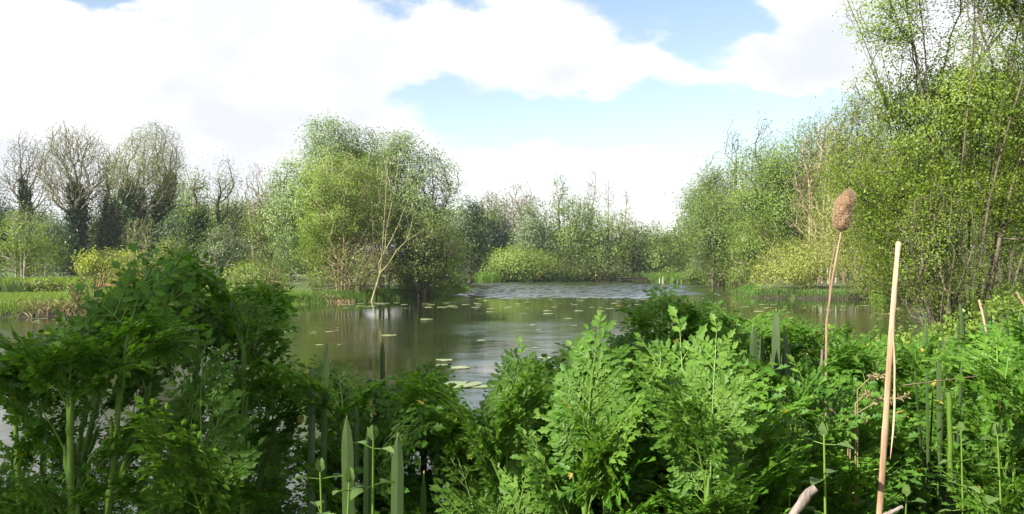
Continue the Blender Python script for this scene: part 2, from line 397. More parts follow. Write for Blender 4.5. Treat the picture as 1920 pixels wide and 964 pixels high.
SEED = [100]
def tree(name, label, D, px, x0, x1, yt, yb, leaf, bark, dens=3.0, n=420, yg=None, R=None, ells=None, stems=1, depth=.8, shell=.3, gap=.55, lean=0.0,
         ls=1.0, lw=.5, limbs=12, mids=80, rt=.012, ivy=None, group=None, sig=None, spread=.25, flat=.7, cat='tree', w=.35, crook=.08, up=.35, droop=0.0, gs=None, crown_name='crown', fork=.68):
    """px trunk foot column; crown box x0..x1 by yt..yb in photo pixels at distance D; ells (fractions of the box) shape it"""
    SEED[0] += 1; rng = np.random.default_rng(SEED[0])
    bx = X(px, D); g = gz(bx, D)
    if lake_dist(np.array([bx]), np.array([D]))[0] < 0: g = 0.0
    base = np.array([bx, D, g])
    L_, R_ = X(x0, D), X(x1, D); T, B = CZ + (HY - yt) / F * D, max(CZ + (HY - yb) / F * D, g + .05)
    wdt, hgt = R_ - L_, T - B
    if ells is None: ells = [(.5, .5, .5, .5), (.35, .35, .33, .36), (.66, .38, .32, .36), (.5, .72, .34, .28)]
    E = []
    for e in ells:   # centre x, centre z, radius x, radius z as fractions of the box
        jy = rng.uniform(-.25, .25) * wdt * depth
        E.append((L_ + e[0] * wdt - bx, jy, B + e[1] * hgt - g, e[2] * wdt, max(e[2] * wdt * depth, .4), e[3] * hgt))
    A = envelope(rng, E, n, shell, gap, gs or 5.0 / max(wdt, 1))
    A[:, 2] = np.maximum(A[:, 2], .15)
    H = T - g
    chains = []
    for s in range(stems):
        a = rng.uniform(0, 6.28); hh = H * fork * (rng.uniform(.75, 1) if stems > 1 else 1)
        cxm = (L_ + R_) / 2 - bx
        tx = cxm * .8 + lean + (math.cos(a) * wdt * spread if stems > 1 else rng.normal() * .02 * hh); ty = math.sin(a) * wdt * spread * depth if stems > 1 else 0
        k = 8; ch = []
        r0 = .05 * wdt if stems > 1 else 0
        wx_, wy_ = rng.normal(size=2) * .015 * hh
        for i in range(k + 1):
            f = i / k
            ch.append((math.cos(a) * r0 + tx * f ** 1.3 + wx_ * math.sin(f * 5), math.sin(a) * r0 + ty * f ** 1.3 + wy_ * math.sin(f * 4.2 + 1), hh * f - .15 * (i == 0)))
        chains.append(ch)
    P, par, tips = skeleton(rng, chains, A, w=w, limbs=limbs, mids=mids, crook=crook)
    root = thing(name, label, cat, base, group)
    if R is None: R = max(.05, H * .018 / math.sqrt(stems))
    me, rad = branch_mesh('trunk', P, par, R, rt, bark)
    link('trunk', me, root)
    if dens > 0:
        if D > 55 and dens > .9: dens *= 1.75
        ll = .0026 * D * ls
        area = math.pi * wdt * hgt / 4 * .9
        tot = dens * area / (ll * ll * lw * .5)
        npc = max(1, int(tot / len(tips)))
        s_ = sig if sig is not None else max(.12, .66 * (wdt * hgt * wdt * depth / len(tips)) ** (1 / 3))
        V, Fc, tn = leaves_at(rng, P[tips], npc, s_, ll, lw, up=up, flat=flat, ctr=np.array([(L_ + R_) / 2 - bx, 0, (T + B) / 2 - g]), droop=droop)
        V[:, 2] = np.maximum(V[:, 2], .03 - min(g, 0))
        link(crown_name, mesh_np('crown', V, [Fc], leaf, tn), root)
    if ivy:   # (height fraction, radius, count)
        hf, ir, ic = ivy
        nodes = np.nonzero((P[:, 2] < H * hf) & (rad > R * .42) & (par >= 0))[0]
        pk = rng.choice(nodes, ic); fr = rng.uniform(0, 1, ic)[:, None]
        hz = (P[pk, 2] / (H * hf))[:, None]
        ctr = P[pk] * fr + P[par[pk]] * (1 - fr) + rng.normal(size=(ic, 3)) * ir * np.array([.62, .62, .8]) * (1.15 - .75 * hz)
        V, Fc, tn = leaves_at(rng, ctr, 10, ir * .35, .0026 * D, .8, up=.2, flat=1.0)
        link('ivy', mesh_np('ivy', V, [Fc], M_ivy, tn), root)
    return root

# materials (base colours as the leaves have them)
M_ivy = leaf_mat('ivy_leaves', (.010, .028, .008), (.028, .062, .014), trans=.15, rough=.4)
M_silver = leaf_mat('silver_willow', (.115, .20, .045), (.28, .38, .14), trans=.30, rough=.5, tcol=(1.1, 1.2, .7))
M_yellow = leaf_mat('yellow_green_willow', (.10, .17, .02), (.25, .33, .06), trans=.40)
M_mid = leaf_mat('mid_green_leaves', (.085, .14, .024), (.20, .28, .06), trans=.44)
M_olive = leaf_mat('olive_buds', (.08, .12, .026), (.19, .25, .06), trans=.35)
M_dark = leaf_mat('dark_green_leaves', (.018, .042, .012), (.06, .11, .025), trans=.25)
M_fresh = leaf_mat('fresh_green_leaves', (.075, .14, .016), (.22, .31, .045), trans=.42)
M_grey = leaf_mat('grey_green_leaves', (.065, .11, .045), (.17, .23, .10), trans=.32)
M_lime = leaf_mat('lime_leaves', (.16, .22, .035), (.36, .40, .09), trans=.40)
M_gold = leaf_mat('gold_tinted_leaves', (.09, .13, .022), (.27, .32, .075), trans=.38)
M_alder = leaf_mat('alder_leaves', (.075, .13, .014), (.20, .28, .035), trans=.42)
M_aldernear = leaf_mat('near_alder_leaves', (.10, .17, .018), (.28, .36, .055), trans=.48)
M_brown = leaf_mat('brown_catkins', (.08, .06, .03), (.17, .14, .06), trans=.25)
M_needle = leaf_mat('spruce_needles', (.008, .022, .008), (.022, .045, .014), trans=.1)
B_dark = bark_mat('dark_bark', (.06, .05, .036), (.15, .125, .09))
B_grey = bark_mat('grey_bark', (.15, .13, .095), (.28, .25, .19))
B_pale = bark_mat('pale_bark', (.32, .29, .21), (.55, .50, .38), scale=9)
B_mossy = bark_mat('mossy_pale_bark', (.13, .125, .05), (.29, .26, .14), scale=9)
B_birch = bark_mat('birch_bark', (.20, .17, .13), (.46, .42, .35), scale=10)
B_tan = bark_mat('tan_twigs', (.19, .15, .08), (.36, .30, .18))
B_brown = bark_mat('brown_twigs', (.09, .065, .04), (.2, .15, .09))
B_alder = bark_mat('alder_bark', (.05, .042, .028), (.15, .125, .085), scale=7)

wide = [(.5, .45, .5, .45), (.25, .4, .25, .34), (.75, .42, .26, .36), (.5, .75, .36, .27), (.3, .68, .22, .22)]
dome = [(.5, .42, .5, .42), (.5, .6, .46, .4), (.35, .3, .34, .3), (.68, .3, .32, .3)]
tall = [(.5, .3, .5, .3), (.52, .6, .38, .3), (.48, .84, .22, .18)]
spire = [(.5, .2, .5, .2), (.5, .42, .38, .22), (.5, .66, .24, .22), (.5, .87, .12, .13)]
low = [(.25, .35, .25, .4), (.5, .45, .3, .5), (.76, .38, .24, .42)]

G1 = 'tall bare trees with ivied trunks on the left'
# --- left wood: the tall, nearly bare trees with ivy
tree('ivy_clad_tree', 'slim nearly bare tree with an ivied trunk at the left edge', 66, 48, -10, 100, 236, 420, M_olive, B_dark, dens=.3, n=1100, limbs=16, mids=150, rt=.0085, R=.2, ivy=(.72, .28, 900), group=G1, fork=.85)
tree('ivy_clad_tree', 'wide bare tree with dark ivy bulging halfway up its trunk', 62, 143, 70, 222, 226, 400, M_olive, B_grey, dens=.8, ls=.65, n=2100, limbs=24, mids=260, rt=.011, R=.2, ivy=(.6, .5, 1500), group=G1, ells=wide, fork=.6, crook=.07)
tree('ivy_clad_tree', 'round-headed bare tree forking in a V with two ivied limbs', 60, 283, 208, 356, 228, 400, M_olive, B_grey, dens=1.0, ls=.65, n=2100, limbs=24, mids=260, rt=.0085, R=.19, ivy=(.66, .45, 2200), stems=3, spread=.2, group=G1, ells=wide, fork=.62)
tree('leaning_tree', 'thin dark tree leaning right between two ivied trees', 64, 168, 170, 240, 262, 400, M_olive, B_dark, dens=.14, n=380, limbs=10, mids=70, lean=1.0, R=.16, fork=.85)
tree('ivy_clad_tree', 'narrow tree wrapped in ivy up to its top left of the olive tree', 58, 372, 330, 402, 296, 500, M_mid, B_dark, dens=1.0, n=330, ells=tall, ivy=(.98, .5, 2400), R=.25, group=G1)
tree('broadleaf_tree', 'olive budding tree with flat-topped crown and dark stems', 62, 425, 388, 474, 300, 500, M_olive, B_dark, dens=.95, n=420, ells=tall, stems=3, R=.2, gap=.7, crook=.03)
tree('bare_tree', 'pale bare-topped tree just left of the silver willow', 70, 482, 440, 520, 292, 480, M_brown, B_grey, dens=.22, n=620, ells=tall, stems=3, R=.16, rt=.010, crook=.03)
tree('bare_tree', 'half bare tree behind the left edge of the silver willow', 74, 522, 490, 560, 300, 480, M_brown, B_grey, dens=.3, n=520, ells=tall, stems=2, R=.16, rt=.010, crook=.03)
tree('broadleaf_tree', 'brown olive thicket tree in shade left of the willow', 56, 510, 455, 566, 345, 520, M_olive, B_brown, dens=1.6, n=450, stems=4, gap=.6)
# --- left wood: understorey
tree('dark_holly', 'dark evergreen bush between the two largest ivied trees', 64, 205, 150, 262, 355, 530, M_dark, B_dark, dens=3.2, n=360, cat='tree')
tree('dark_holly', 'dark evergreen mass behind the young birches', 72, 85, 20, 160, 390, 535, M_dark, B_dark, dens=3.4, n=380, ells=low)
tree('dark_holly', 'dark evergreen right of the V-forked ivied tree', 60, 335, 292, 392, 380, 530, M_dark, B_dark, dens=3.4, n=360)
tree('dark_holly', 'dark evergreen at the far left edge', 60, 0, -50, 30, 350, 535, M_dark, B_dark, dens=3.2, n=300, ells=tall)
tree('broadleaf_tree', 'mid green tree low behind the ivied trunks', 74, 232, 180, 300, 345, 530, M_mid, B_dark, dens=2.0, n=380)
tree('broadleaf_tree', 'green tree with thin crown behind the V-forked tree', 76, 330, 280, 400, 330, 530, M_mid, B_dark, dens=1.8, n=380)
tree('broadleaf_tree', 'shaded green tree filling the gap above the grey bush', 72, 430, 380, 500, 370, 530, M_mid, B_dark, dens=2.2, n=380)
tree('broadleaf_tree', 'shaded olive tree behind the clipped garden bush', 66, 545, 490, 600, 400, 535, M_dark, B_dark, dens=2.6, n=380)
tree('grey_willow_bush', 'rounded grey green bush standing before dark trees', 46, 415, 366, 466, 415, 530, M_grey, B_grey, dens=3.2, n=420, stems=5, ells=dome, cat='bush')
GB = 'young pale-stemmed birches on the left'
tree('young_birch', 'young light green birch with white stem at the left edge', 40, 28, -14, 62, 392, 515, M_alder, B_birch, dens=2.0, n=300, ells=tall, R=.05, rt=.005, group=GB, fork=.9)
tree('young_birch', 'young light green birch with two white stems near left edge', 40, 45, 10, 92, 384, 515, M_alder, B_birch, dens=2.0, n=320, ells=tall, R=.05, rt=.005, stems=2, spread=.1, group=GB, fork=.9)
tree('young_birch', 'young birch right of the others, crown reaching the dark ivy', 43, 84, 50, 128, 392, 520, M_mid, B_birch, dens=2.2, n=320, ells=tall, R=.05, rt=.005, group=GB, fork=.9)
tree('pale_bare_shrub', 'pale leafless shrub in front of the V-forked ivied tree', 46, 256, 228, 290, 404, 470, M_olive, B_mossy, dens=.5, n=260, stems=6, R=.028, rt=.005, cat='shrub', crook=.05)
tree('green_bush', 'bright green bush peeping over the tallest foreground plant', 42, 318, 285, 360, 445, 520, M_fresh, B_brown, dens=2.6, n=240, stems=4, cat='bush')
# --- planted shrubs on the lawn
GS = 'clipped garden shrubs on the far lawn'
tree('garden_shrub', 'yellow green shrub with bare white stems on the lawn edge', 29, 176, 134, 228, 466, 534, M_lime, B_mossy, dens=3.6, n=420, stems=9, spread=.36, R=.024, rt=.0035, cat='shrub', group=GS, ells=[(.25, .6, .25, .4), (.55, .62, .3, .38), (.8, .66, .22, .36), (.5, .35, .4, .3)], ls=1.1, fork=.95, lw=.7, gap=.7)
tree('garden_shrub', 'yellow green shrub beside the bench, behind the tall foreground plant', 31.5, 236, 200, 292, 466, 534, M_lime, B_tan, dens=3.2, n=380, stems=8, spread=.34, R=.024, rt=.0035, cat='shrub', group=GS, ls=1.1, fork=.95, lw=.7, gap=.6)
tree('garden_shrub', 'broad dome-shaped shrub with reddish tinge left of the island', 32, 478, 412, 546, 487, 566, M_alder, B_tan, dens=4.6, n=620, stems=9, spread=.36, R=.03, rt=.007, cat='shrub', group=GS, ells=dome, ls=1.0, lw=.65, gap=.5)
tree('green_bush', 'bright green low bush behind the lawn at left', 35, 96, 42, 142, 519, 552, M_fresh, B_brown, dens=2.8, n=260, stems=5, cat='bush', ells=low)
tree('green_bush', 'small dark leafy plant at the left foot of the white-stemmed shrub', 28.5, 142, 126, 162, 520, 580, M_mid, B_brown, dens=2.2, n=120, stems=4, cat='bush', lw=.35)

# --- the island
tree('silver_willow', 'big silvery green willow, tallest on the wooded point', 46, 640, 512, 770, 204, 545, M_silver, B_grey, dens=4.0, n=1100, stems=6, spread=.30, gap=.25,
     ells=[(.42, .66, .26, .30), (.2, .42, .24, .36), (.62, .58, .30, .30), (.35, .84, .16, .15), (.8, .45, .22, .34), (.62, .76, .2, .16), (.15, .22, .14, .2)], limbs=22, mids=150, sig=.26)
tree('silver_willow', 'silvery willow on the right of the point, paler at its outer edge', 45, 775, 700, 872, 238, 552, M_silver, B_grey, dens=4.2, n=800, stems=5, spread=.30, gap=.35,
     ells=[(.45, .62, .42, .36), (.75, .48, .25, .36), (.3, .78, .25, .22), (.5, .3, .45, .3), (.78, .2, .24, .2)], limbs=20, mids=120, sig=.26)
tree('silver_willow', 'silvery willow forming the left shoulder of the wooded point', 46.5, 590, 508, 690, 255, 520, M_silver, B_grey, dens=3.6, n=600, stems=4, spread=.3, gap=.25, ells=dome, sig=.26)
tree('yellow_willow', 'dense yellow green willow bush in front on the point', 41.5, 640, 545, 742, 272, 528, M_yellow, B_tan, dens=4.0, n=800, stems=7, spread=.3, gap=.45,
     ells=[(.42, .62, .36, .36), (.22, .42, .2, .36), (.25, .2, .2, .2), (.62, .6, .34, .34), (.45, .35, .36, .3)], limbs=20, mids=130, sig=.22, ls=.85)
tree('green_willow', 'darker green willow in shade behind the pale leaning tree', 43, 790, 725, 875, 400, 545, M_mid, B_dark, dens=2.6, n=460, stems=5, gap=.5, ells=dome, sig=.26)
tree('green_willow', 'mid green crown rising between the yellow and the silver willow', 44, 720, 660, 800, 250, 530, M_silver, B_grey, dens=2.4, n=520, stems=4, gap=.6, sig=.24)
tree('twiggy_thicket', 'brown tangled thicket of twigs at the foot of the yellow willow', 40.6, 668, 596, 748, 425, 563, M_gold, B_brown, dens=.85, n=700, stems=14, spread=.4, R=.035, rt=.009, cat='shrub', crook=.16, w=.2, ells=[(.4, .4, .4, .4), (.7, .35, .3, .35), (.5, .7, .3, .25)], fork=.7)
tree('overhanging_willow', 'low willow branches hanging over the water right of the point', 47, 790, 720, 896, 505, 549, M_mid, B_brown, dens=2.2, n=380, stems=6, spread=.4, R=.05, cat='shrub', ells=low, droop=.25)
tree('bramble_bush', 'leafy bramble sprawling on the left end of the point', 39.5, 600, 560, 640, 500, 560, M_fresh, B_brown, dens=1.5, n=220, stems=6, R=.02, rt=.006, cat='bush', ells=low)

def pale_tree():
    """the pale leaning tree at the water's edge, drawn limb by limb"""
    D = 39.6; rng = np.random.default_rng(7); b = W(697, 562, D); b[2] = 0
    def c(*pts): return [W(x, y, D + dy) - b for x, y, dy in pts]
    stem = c((697, 566, 0), (702, 548, 0), (708, 530, 0), (713, 512, 0), (710, 495, 0), (706, 480, 0), (702, 462, 0), (699, 440, 0), (698, 415, .1), (697, 390, .1), (696, 365, .2))
    ch = [stem,
          c((711, 505, 0), (716, 480, -.2), (718, 455, -.3), (720, 425, -.3), (722, 395, -.4), (724, 360, -.4), (727, 320, -.5), (728, 285, -.5), (729, 262, -.5)),
          c((712, 500, 0), (722, 470, .3), (736, 445, .5), (748, 420, .6), (757, 395, .6), (768, 368, .7), (778, 350, .7)),
          c((714, 512, 0), (728, 496, -.3), (744, 470, -.5), (762, 452, -.6), (780, 440, -.7), (796, 432, -.7), (808, 418, -.8)),
          c((744, 470, -.5), (765, 466, -.4), (785, 460, -.4), (802, 446, -.5), (812, 430, -.4)),
          c((722, 470, .3), (724, 430, .4), (733, 390, .5), (741, 350, .5), (746, 310, .6), (748, 280, .6)),
          c((712, 515, 0), (700, 505, .2), (690, 512, .3), (678, 522, .3), (668, 530, .3)),
          c((762, 452, -.6), (770, 430, -.8), (775, 405, -.9), (786, 385, -.9))]
    A = []
    for k in ch[1:]:
        k = np.array(k)
        for p in k[2:]:
            for _ in range(9): A.append(p + rng.normal(size=3) * np.array([.32, .35, .28]) + np.array([.05, 0, .3]))
    stems = []; flat = []
    P = []; par = []
    for ci, k in enumerate(ch):
        k = np.array(k)
        if ci == 0: prev = -1
        else: prev = int(np.argmin(np.linalg.norm(np.array(P) - k[0], axis=1))); k = k[1:]
        for p in k: P.append(p); par.append(prev); prev = len(P) - 1
    for a in A:
        Q = np.array(P); j = int(np.argmin(np.linalg.norm(Q - a, axis=1) + 1.0 * np.maximum(0, Q[:, 2] - a[2])))
        m_ = (Q[j] + a) / 2 + rng.normal(size=3) * .04
        P.append(m_); par.append(j); P.append(a); par.append(len(P) - 2)
    root = thing('pale_leaning_tree', 'pale almost leafless tree leaning from the bank with crooked white trunk', 'tree', b)
    me, rad = branch_mesh('trunk', np.array(P), np.array(par), .05, .0045, B_mossy)
    link('trunk', me, root)
    tips = np.array(P)[-len(A) * 2 + 1::2]
    V, Fc, tn = leaves_at(rng, tips, 5, .10, .075, .5)
    link('crown', mesh_np('crown', V, [Fc], M_yellow, tn), root)
pale_tree()

# --- middle distance, right behind the point
tree('broadleaf_tree', 'dark green tree just right of the wooded point', 74, 880, 842, 922, 366, 515, M_dark, B_dark, dens=2.8, n=420, ells=tall)
tree('broadleaf_tree', 'shaded brownish tree between the point and the spruce', 103, 925, 885, 968, 362, 520, M_olive, B_dark, dens=2.0, n=400)
tree('dark_spruce', 'dark drooping spruce beside the far reeds', 98, 925, 893, 952, 392, 512, M_needle, B_dark, dens=3.2, n=420, ells=spire, cat='tree', flat=.4, up=.1)
tree('dark_spruce', 'second dark spruce, wider and half hidden behind the first', 101, 948, 915, 980, 405, 515, M_needle, B_dark, dens=3.0, n=380, ells=spire, flat=.4, up=.1)
tree('bare_tree', 'distant leafless tree with rounded grey crown', 112, 975, 932, 1015, 338, 460, M_brown, B_grey, dens=.1, n=900, rt=.018, R=.3, limbs=20, mids=150)
tree('bare_tree', 'distant leafless tree left of the rounded grey one', 116, 925, 888, 955, 352, 460, M_brown, B_grey, dens=.12, n=700, rt=.018, R=.3, limbs=18, mids=120)
# --- far shore
tree('broadleaf_tree', 'soft grey green tree above the bright far bush', 92, 1000, 958, 1048, 374, 525, M_grey, B_grey, dens=2.6, n=420)
tree('broadleaf_tree', 'narrow tree with a tufted pointed top on the far shore', 93, 1050, 1032, 1070, 322, 520, M_mid, B_dark, dens=1.3, n=330, ells=[(.5, .9, .42, .09), (.5, .76, .5, .1), (.5, .5, .6, .28), (.5, .2, .6, .2)], R=.13)
tree('broadleaf_tree', 'full grey green tree in the middle of the far shore', 91, 1078, 1030, 1128, 362, 528, M_mid, B_dark, dens=2.3, n=520, gap=.65)
tree('bare_tree', 'tallest leafless thin tree on the far shore', 97, 1109, 1085, 1134, 306, 480, M_olive, B_grey, dens=.22, n=480, ells=tall, R=.13, rt=.013, fork=.9)
tree('bare_tree', 'thin half leafed tree right of the tallest bare one', 96, 1140, 1118, 1166, 338, 500, M_olive, B_grey, dens=.5, n=420, ells=tall, R=.12, rt=.013, fork=.9)
tree('bare_tree', 'thin half leafed tree at the right end of the bare ones', 95, 1168, 1148, 1194, 350, 500, M_olive, B_grey, dens=.6, n=420, ells=tall, R=.12, rt=.013, fork=.9)
tree('broadleaf_tree', 'leafy tree standing under the thin bare trees', 91.5, 1140, 1098, 1186, 395, 528, M_mid, B_dark, dens=1.9, n=480, gap=.65)
tree('broadleaf_tree', 'olive tree left of the dip in the far tree line', 94, 1188, 1155, 1222, 402, 525, M_olive, B_dark, dens=1.6, n=360, gap=.6)
tree('broadleaf_tree', 'green rounded tree at the dip in the far tree line', 95, 1226, 1196, 1262, 414, 525, M_mid, B_dark, dens=2.5, n=340)
tree('broadleaf_tree', 'low green tree closing the end of the pond', 100, 1262, 1235, 1295, 420, 525, M_fresh, B_dark, dens=2.4, n=340)
tree('green_bush', 'big bright green bush on the far shore above the reeds', 88.6, 968, 900, 1040, 458, 527, M_yellow, B_tan, dens=4.2, n=560, stems=6, ells=dome, cat='bush')
tree('green_bush', 'dusty green bush on the far shore under the grey green tree', 89.5, 1020, 985, 1062, 470, 528, M_mid, B_tan, dens=2.4, n=300, stems=5, ells=dome, cat='bush')
tree('green_bush', 'dark rounded bush by the far landing stage', 93, 1232, 1200, 1265, 455, 526, M_mid, B_dark, dens=2.4, n=260, stems=4, ells=dome, cat='bush')
for px, x0, x1, yt, yb, D, mt, lab in [
        (1080, 1058, 1102, 498, 529, 90.5, M_mid, 'low waterside bush below the full grey green tree'),
        (1120, 1100, 1142, 502, 529, 91, M_gold, 'low yellowish waterside bush below the thin bare trees'),
        (1165, 1146, 1184, 505, 529, 91.3, M_mid, 'low dark green waterside bush left of the landing stage'),
        (1255, 1236, 1280, 500, 529, 90.0, M_fresh, 'bright small waterside bush behind the white mooring post'),
        (1300, 1272, 1328, 495, 531, 84, M_fresh, 'bright waterside bush at the right end of the pond'),
        (1345, 1318, 1372, 488, 533, 80, M_mid, 'olive waterside bush where the right bank begins'),
        (1385, 1360, 1416, 480, 537, 72, M_gold, 'yellowish waterside bush left of the overhanging lime willow')]:
    tree('waterside_bush', lab, D, px, x0, x1, yt, yb, mt, B_brown, dens=2.2, n=170, stems=4, cat='bush', ells=low, group='small bushes along the far water line')
# --- right bank
tree('broadleaf_tree', 'feathery olive green tree with stepped outline over the pond end', 84, 1325, 1270, 1385, 272, 520, M_mid, B_dark, dens=2.3, n=640, gap=.6, ells=[(.5, .5, .45, .3), (.25, .35, .25, .3), (.65, .75, .3, .22), (.6, .3, .4, .3)])
tree('tall_alder', 'thin blue green tree top rising above the right bank', 80, 1378, 1350, 1404, 218, 420, M_grey, B_dark, dens=.8, n=360, ells=tall, R=.17, gap=.7)
tree('tall_alder', 'highest thin tree top with clear sky showing through it', 79, 1432, 1398, 1476, 208, 420, M_grey, B_dark, dens=.75, n=480, ells=tall, R=.18, gap=.7)
tree('tall_alder', 'dark thin tree top left of the pale birch stems', 72, 1535, 1490, 1580, 196, 380, M_grey, B_dark, dens=.8, n=460, ells=tall, R=.17, gap=.7)
tree('broadleaf_tree', 'large fresh green tree in the middle of the right bank', 68, 1430, 1355, 1505, 262, 530, M_fresh, B_dark, dens=2.2, n=760, gap=.6, stems=3, spread=.2)
tree('broadleaf_tree', 'green tree leaning to the water on the right bank', 74, 1340, 1292, 1400, 360, 532, M_mid, B_dark, dens=2.5, n=520, gap=.5, stems=3)
tree('broadleaf_tree', 'yellowish green tree low on the right bank', 60, 1420, 1372, 1480, 400, 538, M_fresh, B_tan, dens=2.2, n=460, gap=.5, stems=4)
tree('bare_tree', 'brown twiggy tree behind the cattail with leafless upper branches', 56, 1530, 1475, 1600, 222, 480, M_brown, B_tan, dens=.9, n=820, gap=.6, stems=4, rt=.011, R=.1)
tree('broadleaf_tree', 'rounded light green crown between the tall alder tops and the pale birch stems', 66, 1490, 1425, 1580, 232, 520, M_fresh, B_dark, dens=2.6, n=700, gap=.5, stems=3, spread=.2)
tree('broadleaf_tree', 'full yellowish crown left of the near alder at mid height', 52, 1590, 1520, 1680, 175, 500, M_alder, B_brown, dens=2.6, n=760, gap=.5, stems=4)
GP = 'straight pale birch stems above the right bank'
for px, yt, lab in [(1541, 205, 'left slim pale birch stem above the brown twiggy tree'), (1553, 215, 'middle slim pale birch stem above the brown twiggy tree'), (1566, 200, 'right slim pale birch stem above the brown twiggy tree')]:
    tree('slim_birch', lab, 54, px, px - 12, px + 14, yt, 360, M_brown, B_birch, dens=.25, n=110, R=.06, rt=.009, ells=tall, fork=.97, group=GP, limbs=6, mids=30)
tree('broadleaf_tree', 'russet budding tree between the pale birches and the near alder', 50, 1610, 1545, 1690, 165, 470, M_gold, B_brown, dens=1.9, n=760, gap=.6, stems=4, rt=.011)
tree('lime_willow', 'lime green willow spreading low over the water on the right bank', 44.5, 1510, 1408, 1600, 440, 560, M_lime, B_tan, dens=3.4, n=680, stems=8, spread=.4, R=.04, rt=.005, ells=[(.5, .5, .4, .45), (.2, .25, .22, .26), (.78, .6, .24, .38), (.4, .3, .38, .3)], cat='bush', droop=.2, sig=.24)
tree('lime_willow', 'lime green bushy willow directly behind the cattail head', 46, 1600, 1520, 1690, 318, 520, M_lime, B_tan, dens=2.2, n=680, stems=6, gap=.5, cat='bush', sig=.26)
tree('broadleaf_tree', 'yellow green tree behind the dead stalk', 43.5, 1660, 1590, 1750, 260, 545, M_alder, B_brown, dens=2.3, n=620, stems=5, gap=.5)
tree('green_bush', 'leafy bank bush with dead brown stems below the dead stalk top', 41.8, 1640, 1590, 1720, 480, 562, M_alder, B_brown, dens=2.0, n=320, stems=7, cat='bush', ells=low)
tree('broadleaf_tree', 'tree behind the near alder at the right edge', 30, 1880, 1760, 2010, -60, 520, M_alder, B_dark, dens=1.8, n=700, stems=4, gap=.5, ls=.8, R=.07)
tree('broadleaf_tree', 'shaded tree under the near alder at the right edge', 24, 1890, 1800, 1990, 300, 570, M_mid, B_dark, dens=2.4, n=420, stems=4, gap=.5, ls=.8, R=.06)

# --- the big near alder, many stems
tree('near_alder', 'big many-stemmed alder filling the right side of the view', 14.5, 1815, 1548, 2080, -190, 560, M_aldernear, B_alder, dens=3.9, n=3000, stems=17, spread=.42, depth=.6, gap=.72, gs=1.5,
     ells=[(.14, .68, .13, .08), (.20, .50, .12, .09), (.13, .33, .11, .08), (.28, .19, .2, .15), (.38, .6, .18, .2), (.45, .37, .24, .2), (.7, .5, .3, .42), (.26, .84, .17, .12), (.6, .85, .3, .15)], R=.034, rt=.0038, limbs=50, mids=520, sig=.10, ls=1.15, lw=.75, crook=.05, fork=1.0)
tree('near_alder', 'slimmer alder leaning left of the big many-stemmed one', 15.6, 1772, 1585, 1810, 170, 600, M_aldernear, B_alder, dens=2.3, n=1100, stems=9, spread=.36, R=.045, rt=.0038, sig=.10, gap=.55, gs=1.9, lw=.75, ls=1.1, limbs=26, mids=200, crook=.05, fork=.85)
tree('near_alder', 'lower leafy sucker growth of the near alder over the water edge', 13.6, 1760, 1672, 1850, 330, 612, M_alder, B_alder, dens=1.7, n=620, stems=8, spread=.36, R=.04, rt=.004, sig=.11, gap=.55, gs=2.2, lw=.72, ls=1.0, limbs=20, mids=120)

# --- the woods behind everything
GW = 'trees of the wood behind the pond'
for i, (px, hw, yt, D, mt, lab) in enumerate([
        (-40, 70, 330, 95, M_dark, 'wood tree at the left rim of the back row'), (60, 75, 380, 100, M_dark, 'low wood tree behind the young birches'),
        (150, 80, 400, 102, M_dark, 'low wood tree behind the widest ivied tree'), (250, 80, 392, 98, M_mid, 'low wood tree behind the V-forked tree'),
        (340, 75, 372, 96, M_dark, 'wood tree behind the ivy-wrapped narrow tree'), (420, 75, 380, 96, M_mid, 'wood tree behind the flat-topped olive tree'),
        (500, 75, 372, 98, M_dark, 'wood tree behind the pale bare-topped tree'), (590, 80, 400, 98, M_dark, 'wood tree hidden behind the yellow willow'),
        (850, 60, 385, 105, M_mid, 'wood tree behind the right silver willow'), (905, 50, 392, 110, M_olive, 'brown wood tree behind the spruces'),
        (1010, 60, 400, 112, M_mid, 'wood tree behind the grey green far tree'), (1110, 60, 420, 112, M_mid, 'wood tree behind the thin bare trees'),
        (1200, 55, 430, 114, M_mid, 'wood tree behind the dip, left side'), (1280, 50, 430, 116, M_mid, 'wood tree behind the dip, right side'),
        (1350, 70, 330, 100, M_mid, 'wood tree behind the feathery olive green tree'), (1460, 80, 300, 92, M_mid, 'wood tree behind the fresh green tree'),
        (1570, 90, 290, 80, M_mid, 'wood tree behind the brown twiggy tree'), (1700, 100, 240, 64, M_alder, 'wood tree behind the near alder, left side'),
        (1830, 110, 240, 60, M_mid, 'wood tree behind the near alder, right side'), (1960, 110, 200, 56, M_mid, 'wood tree past the right rim of the view')]):
    tree('wood_tree', lab, D, px, px - hw, px + hw, yt, 545 if D < 90 else 530, mt, B_dark, dens=2.4, n=260, gap=.4, ls=1.1, group=GW)

# the tree behind and left of the camera whose crown shades the near left plants
def shade_tree(px, py, r, h, lab, seed, n=1100):
    rng = np.random.default_rng(seed); g = gz(px, py)
    A = envelope(rng, [(0, 0, h, r, r, r * 1.5)], n, .4, .2, 1.6)
    P, par, tips = skeleton(rng, [[(0, 0, -.1), (.1, 0, 1), (0, .1, 2), (-.1, .1, 3), (0, 0, h - 1), (0, 0, h)]], A, limbs=14, mids=80)
    root = thing('bankside_tree', lab, 'tree', (px, py, g))
    me, rad = branch_mesh('trunk', P, par, .16, .006, B_alder); link('trunk', me, root)
    V, Fc, tn = leaves_at(rng, P[tips], 26, .17, .08, .7); link('crown', mesh_np('crown', V, [Fc], M_alder, tn), root)
SHADE = [(-5.75, -.8, 1.5, 5.2, 'alder on the near bank whose crown shades the plants below', 51, 1500)]
for a in SHADE: shade_tree(*a)

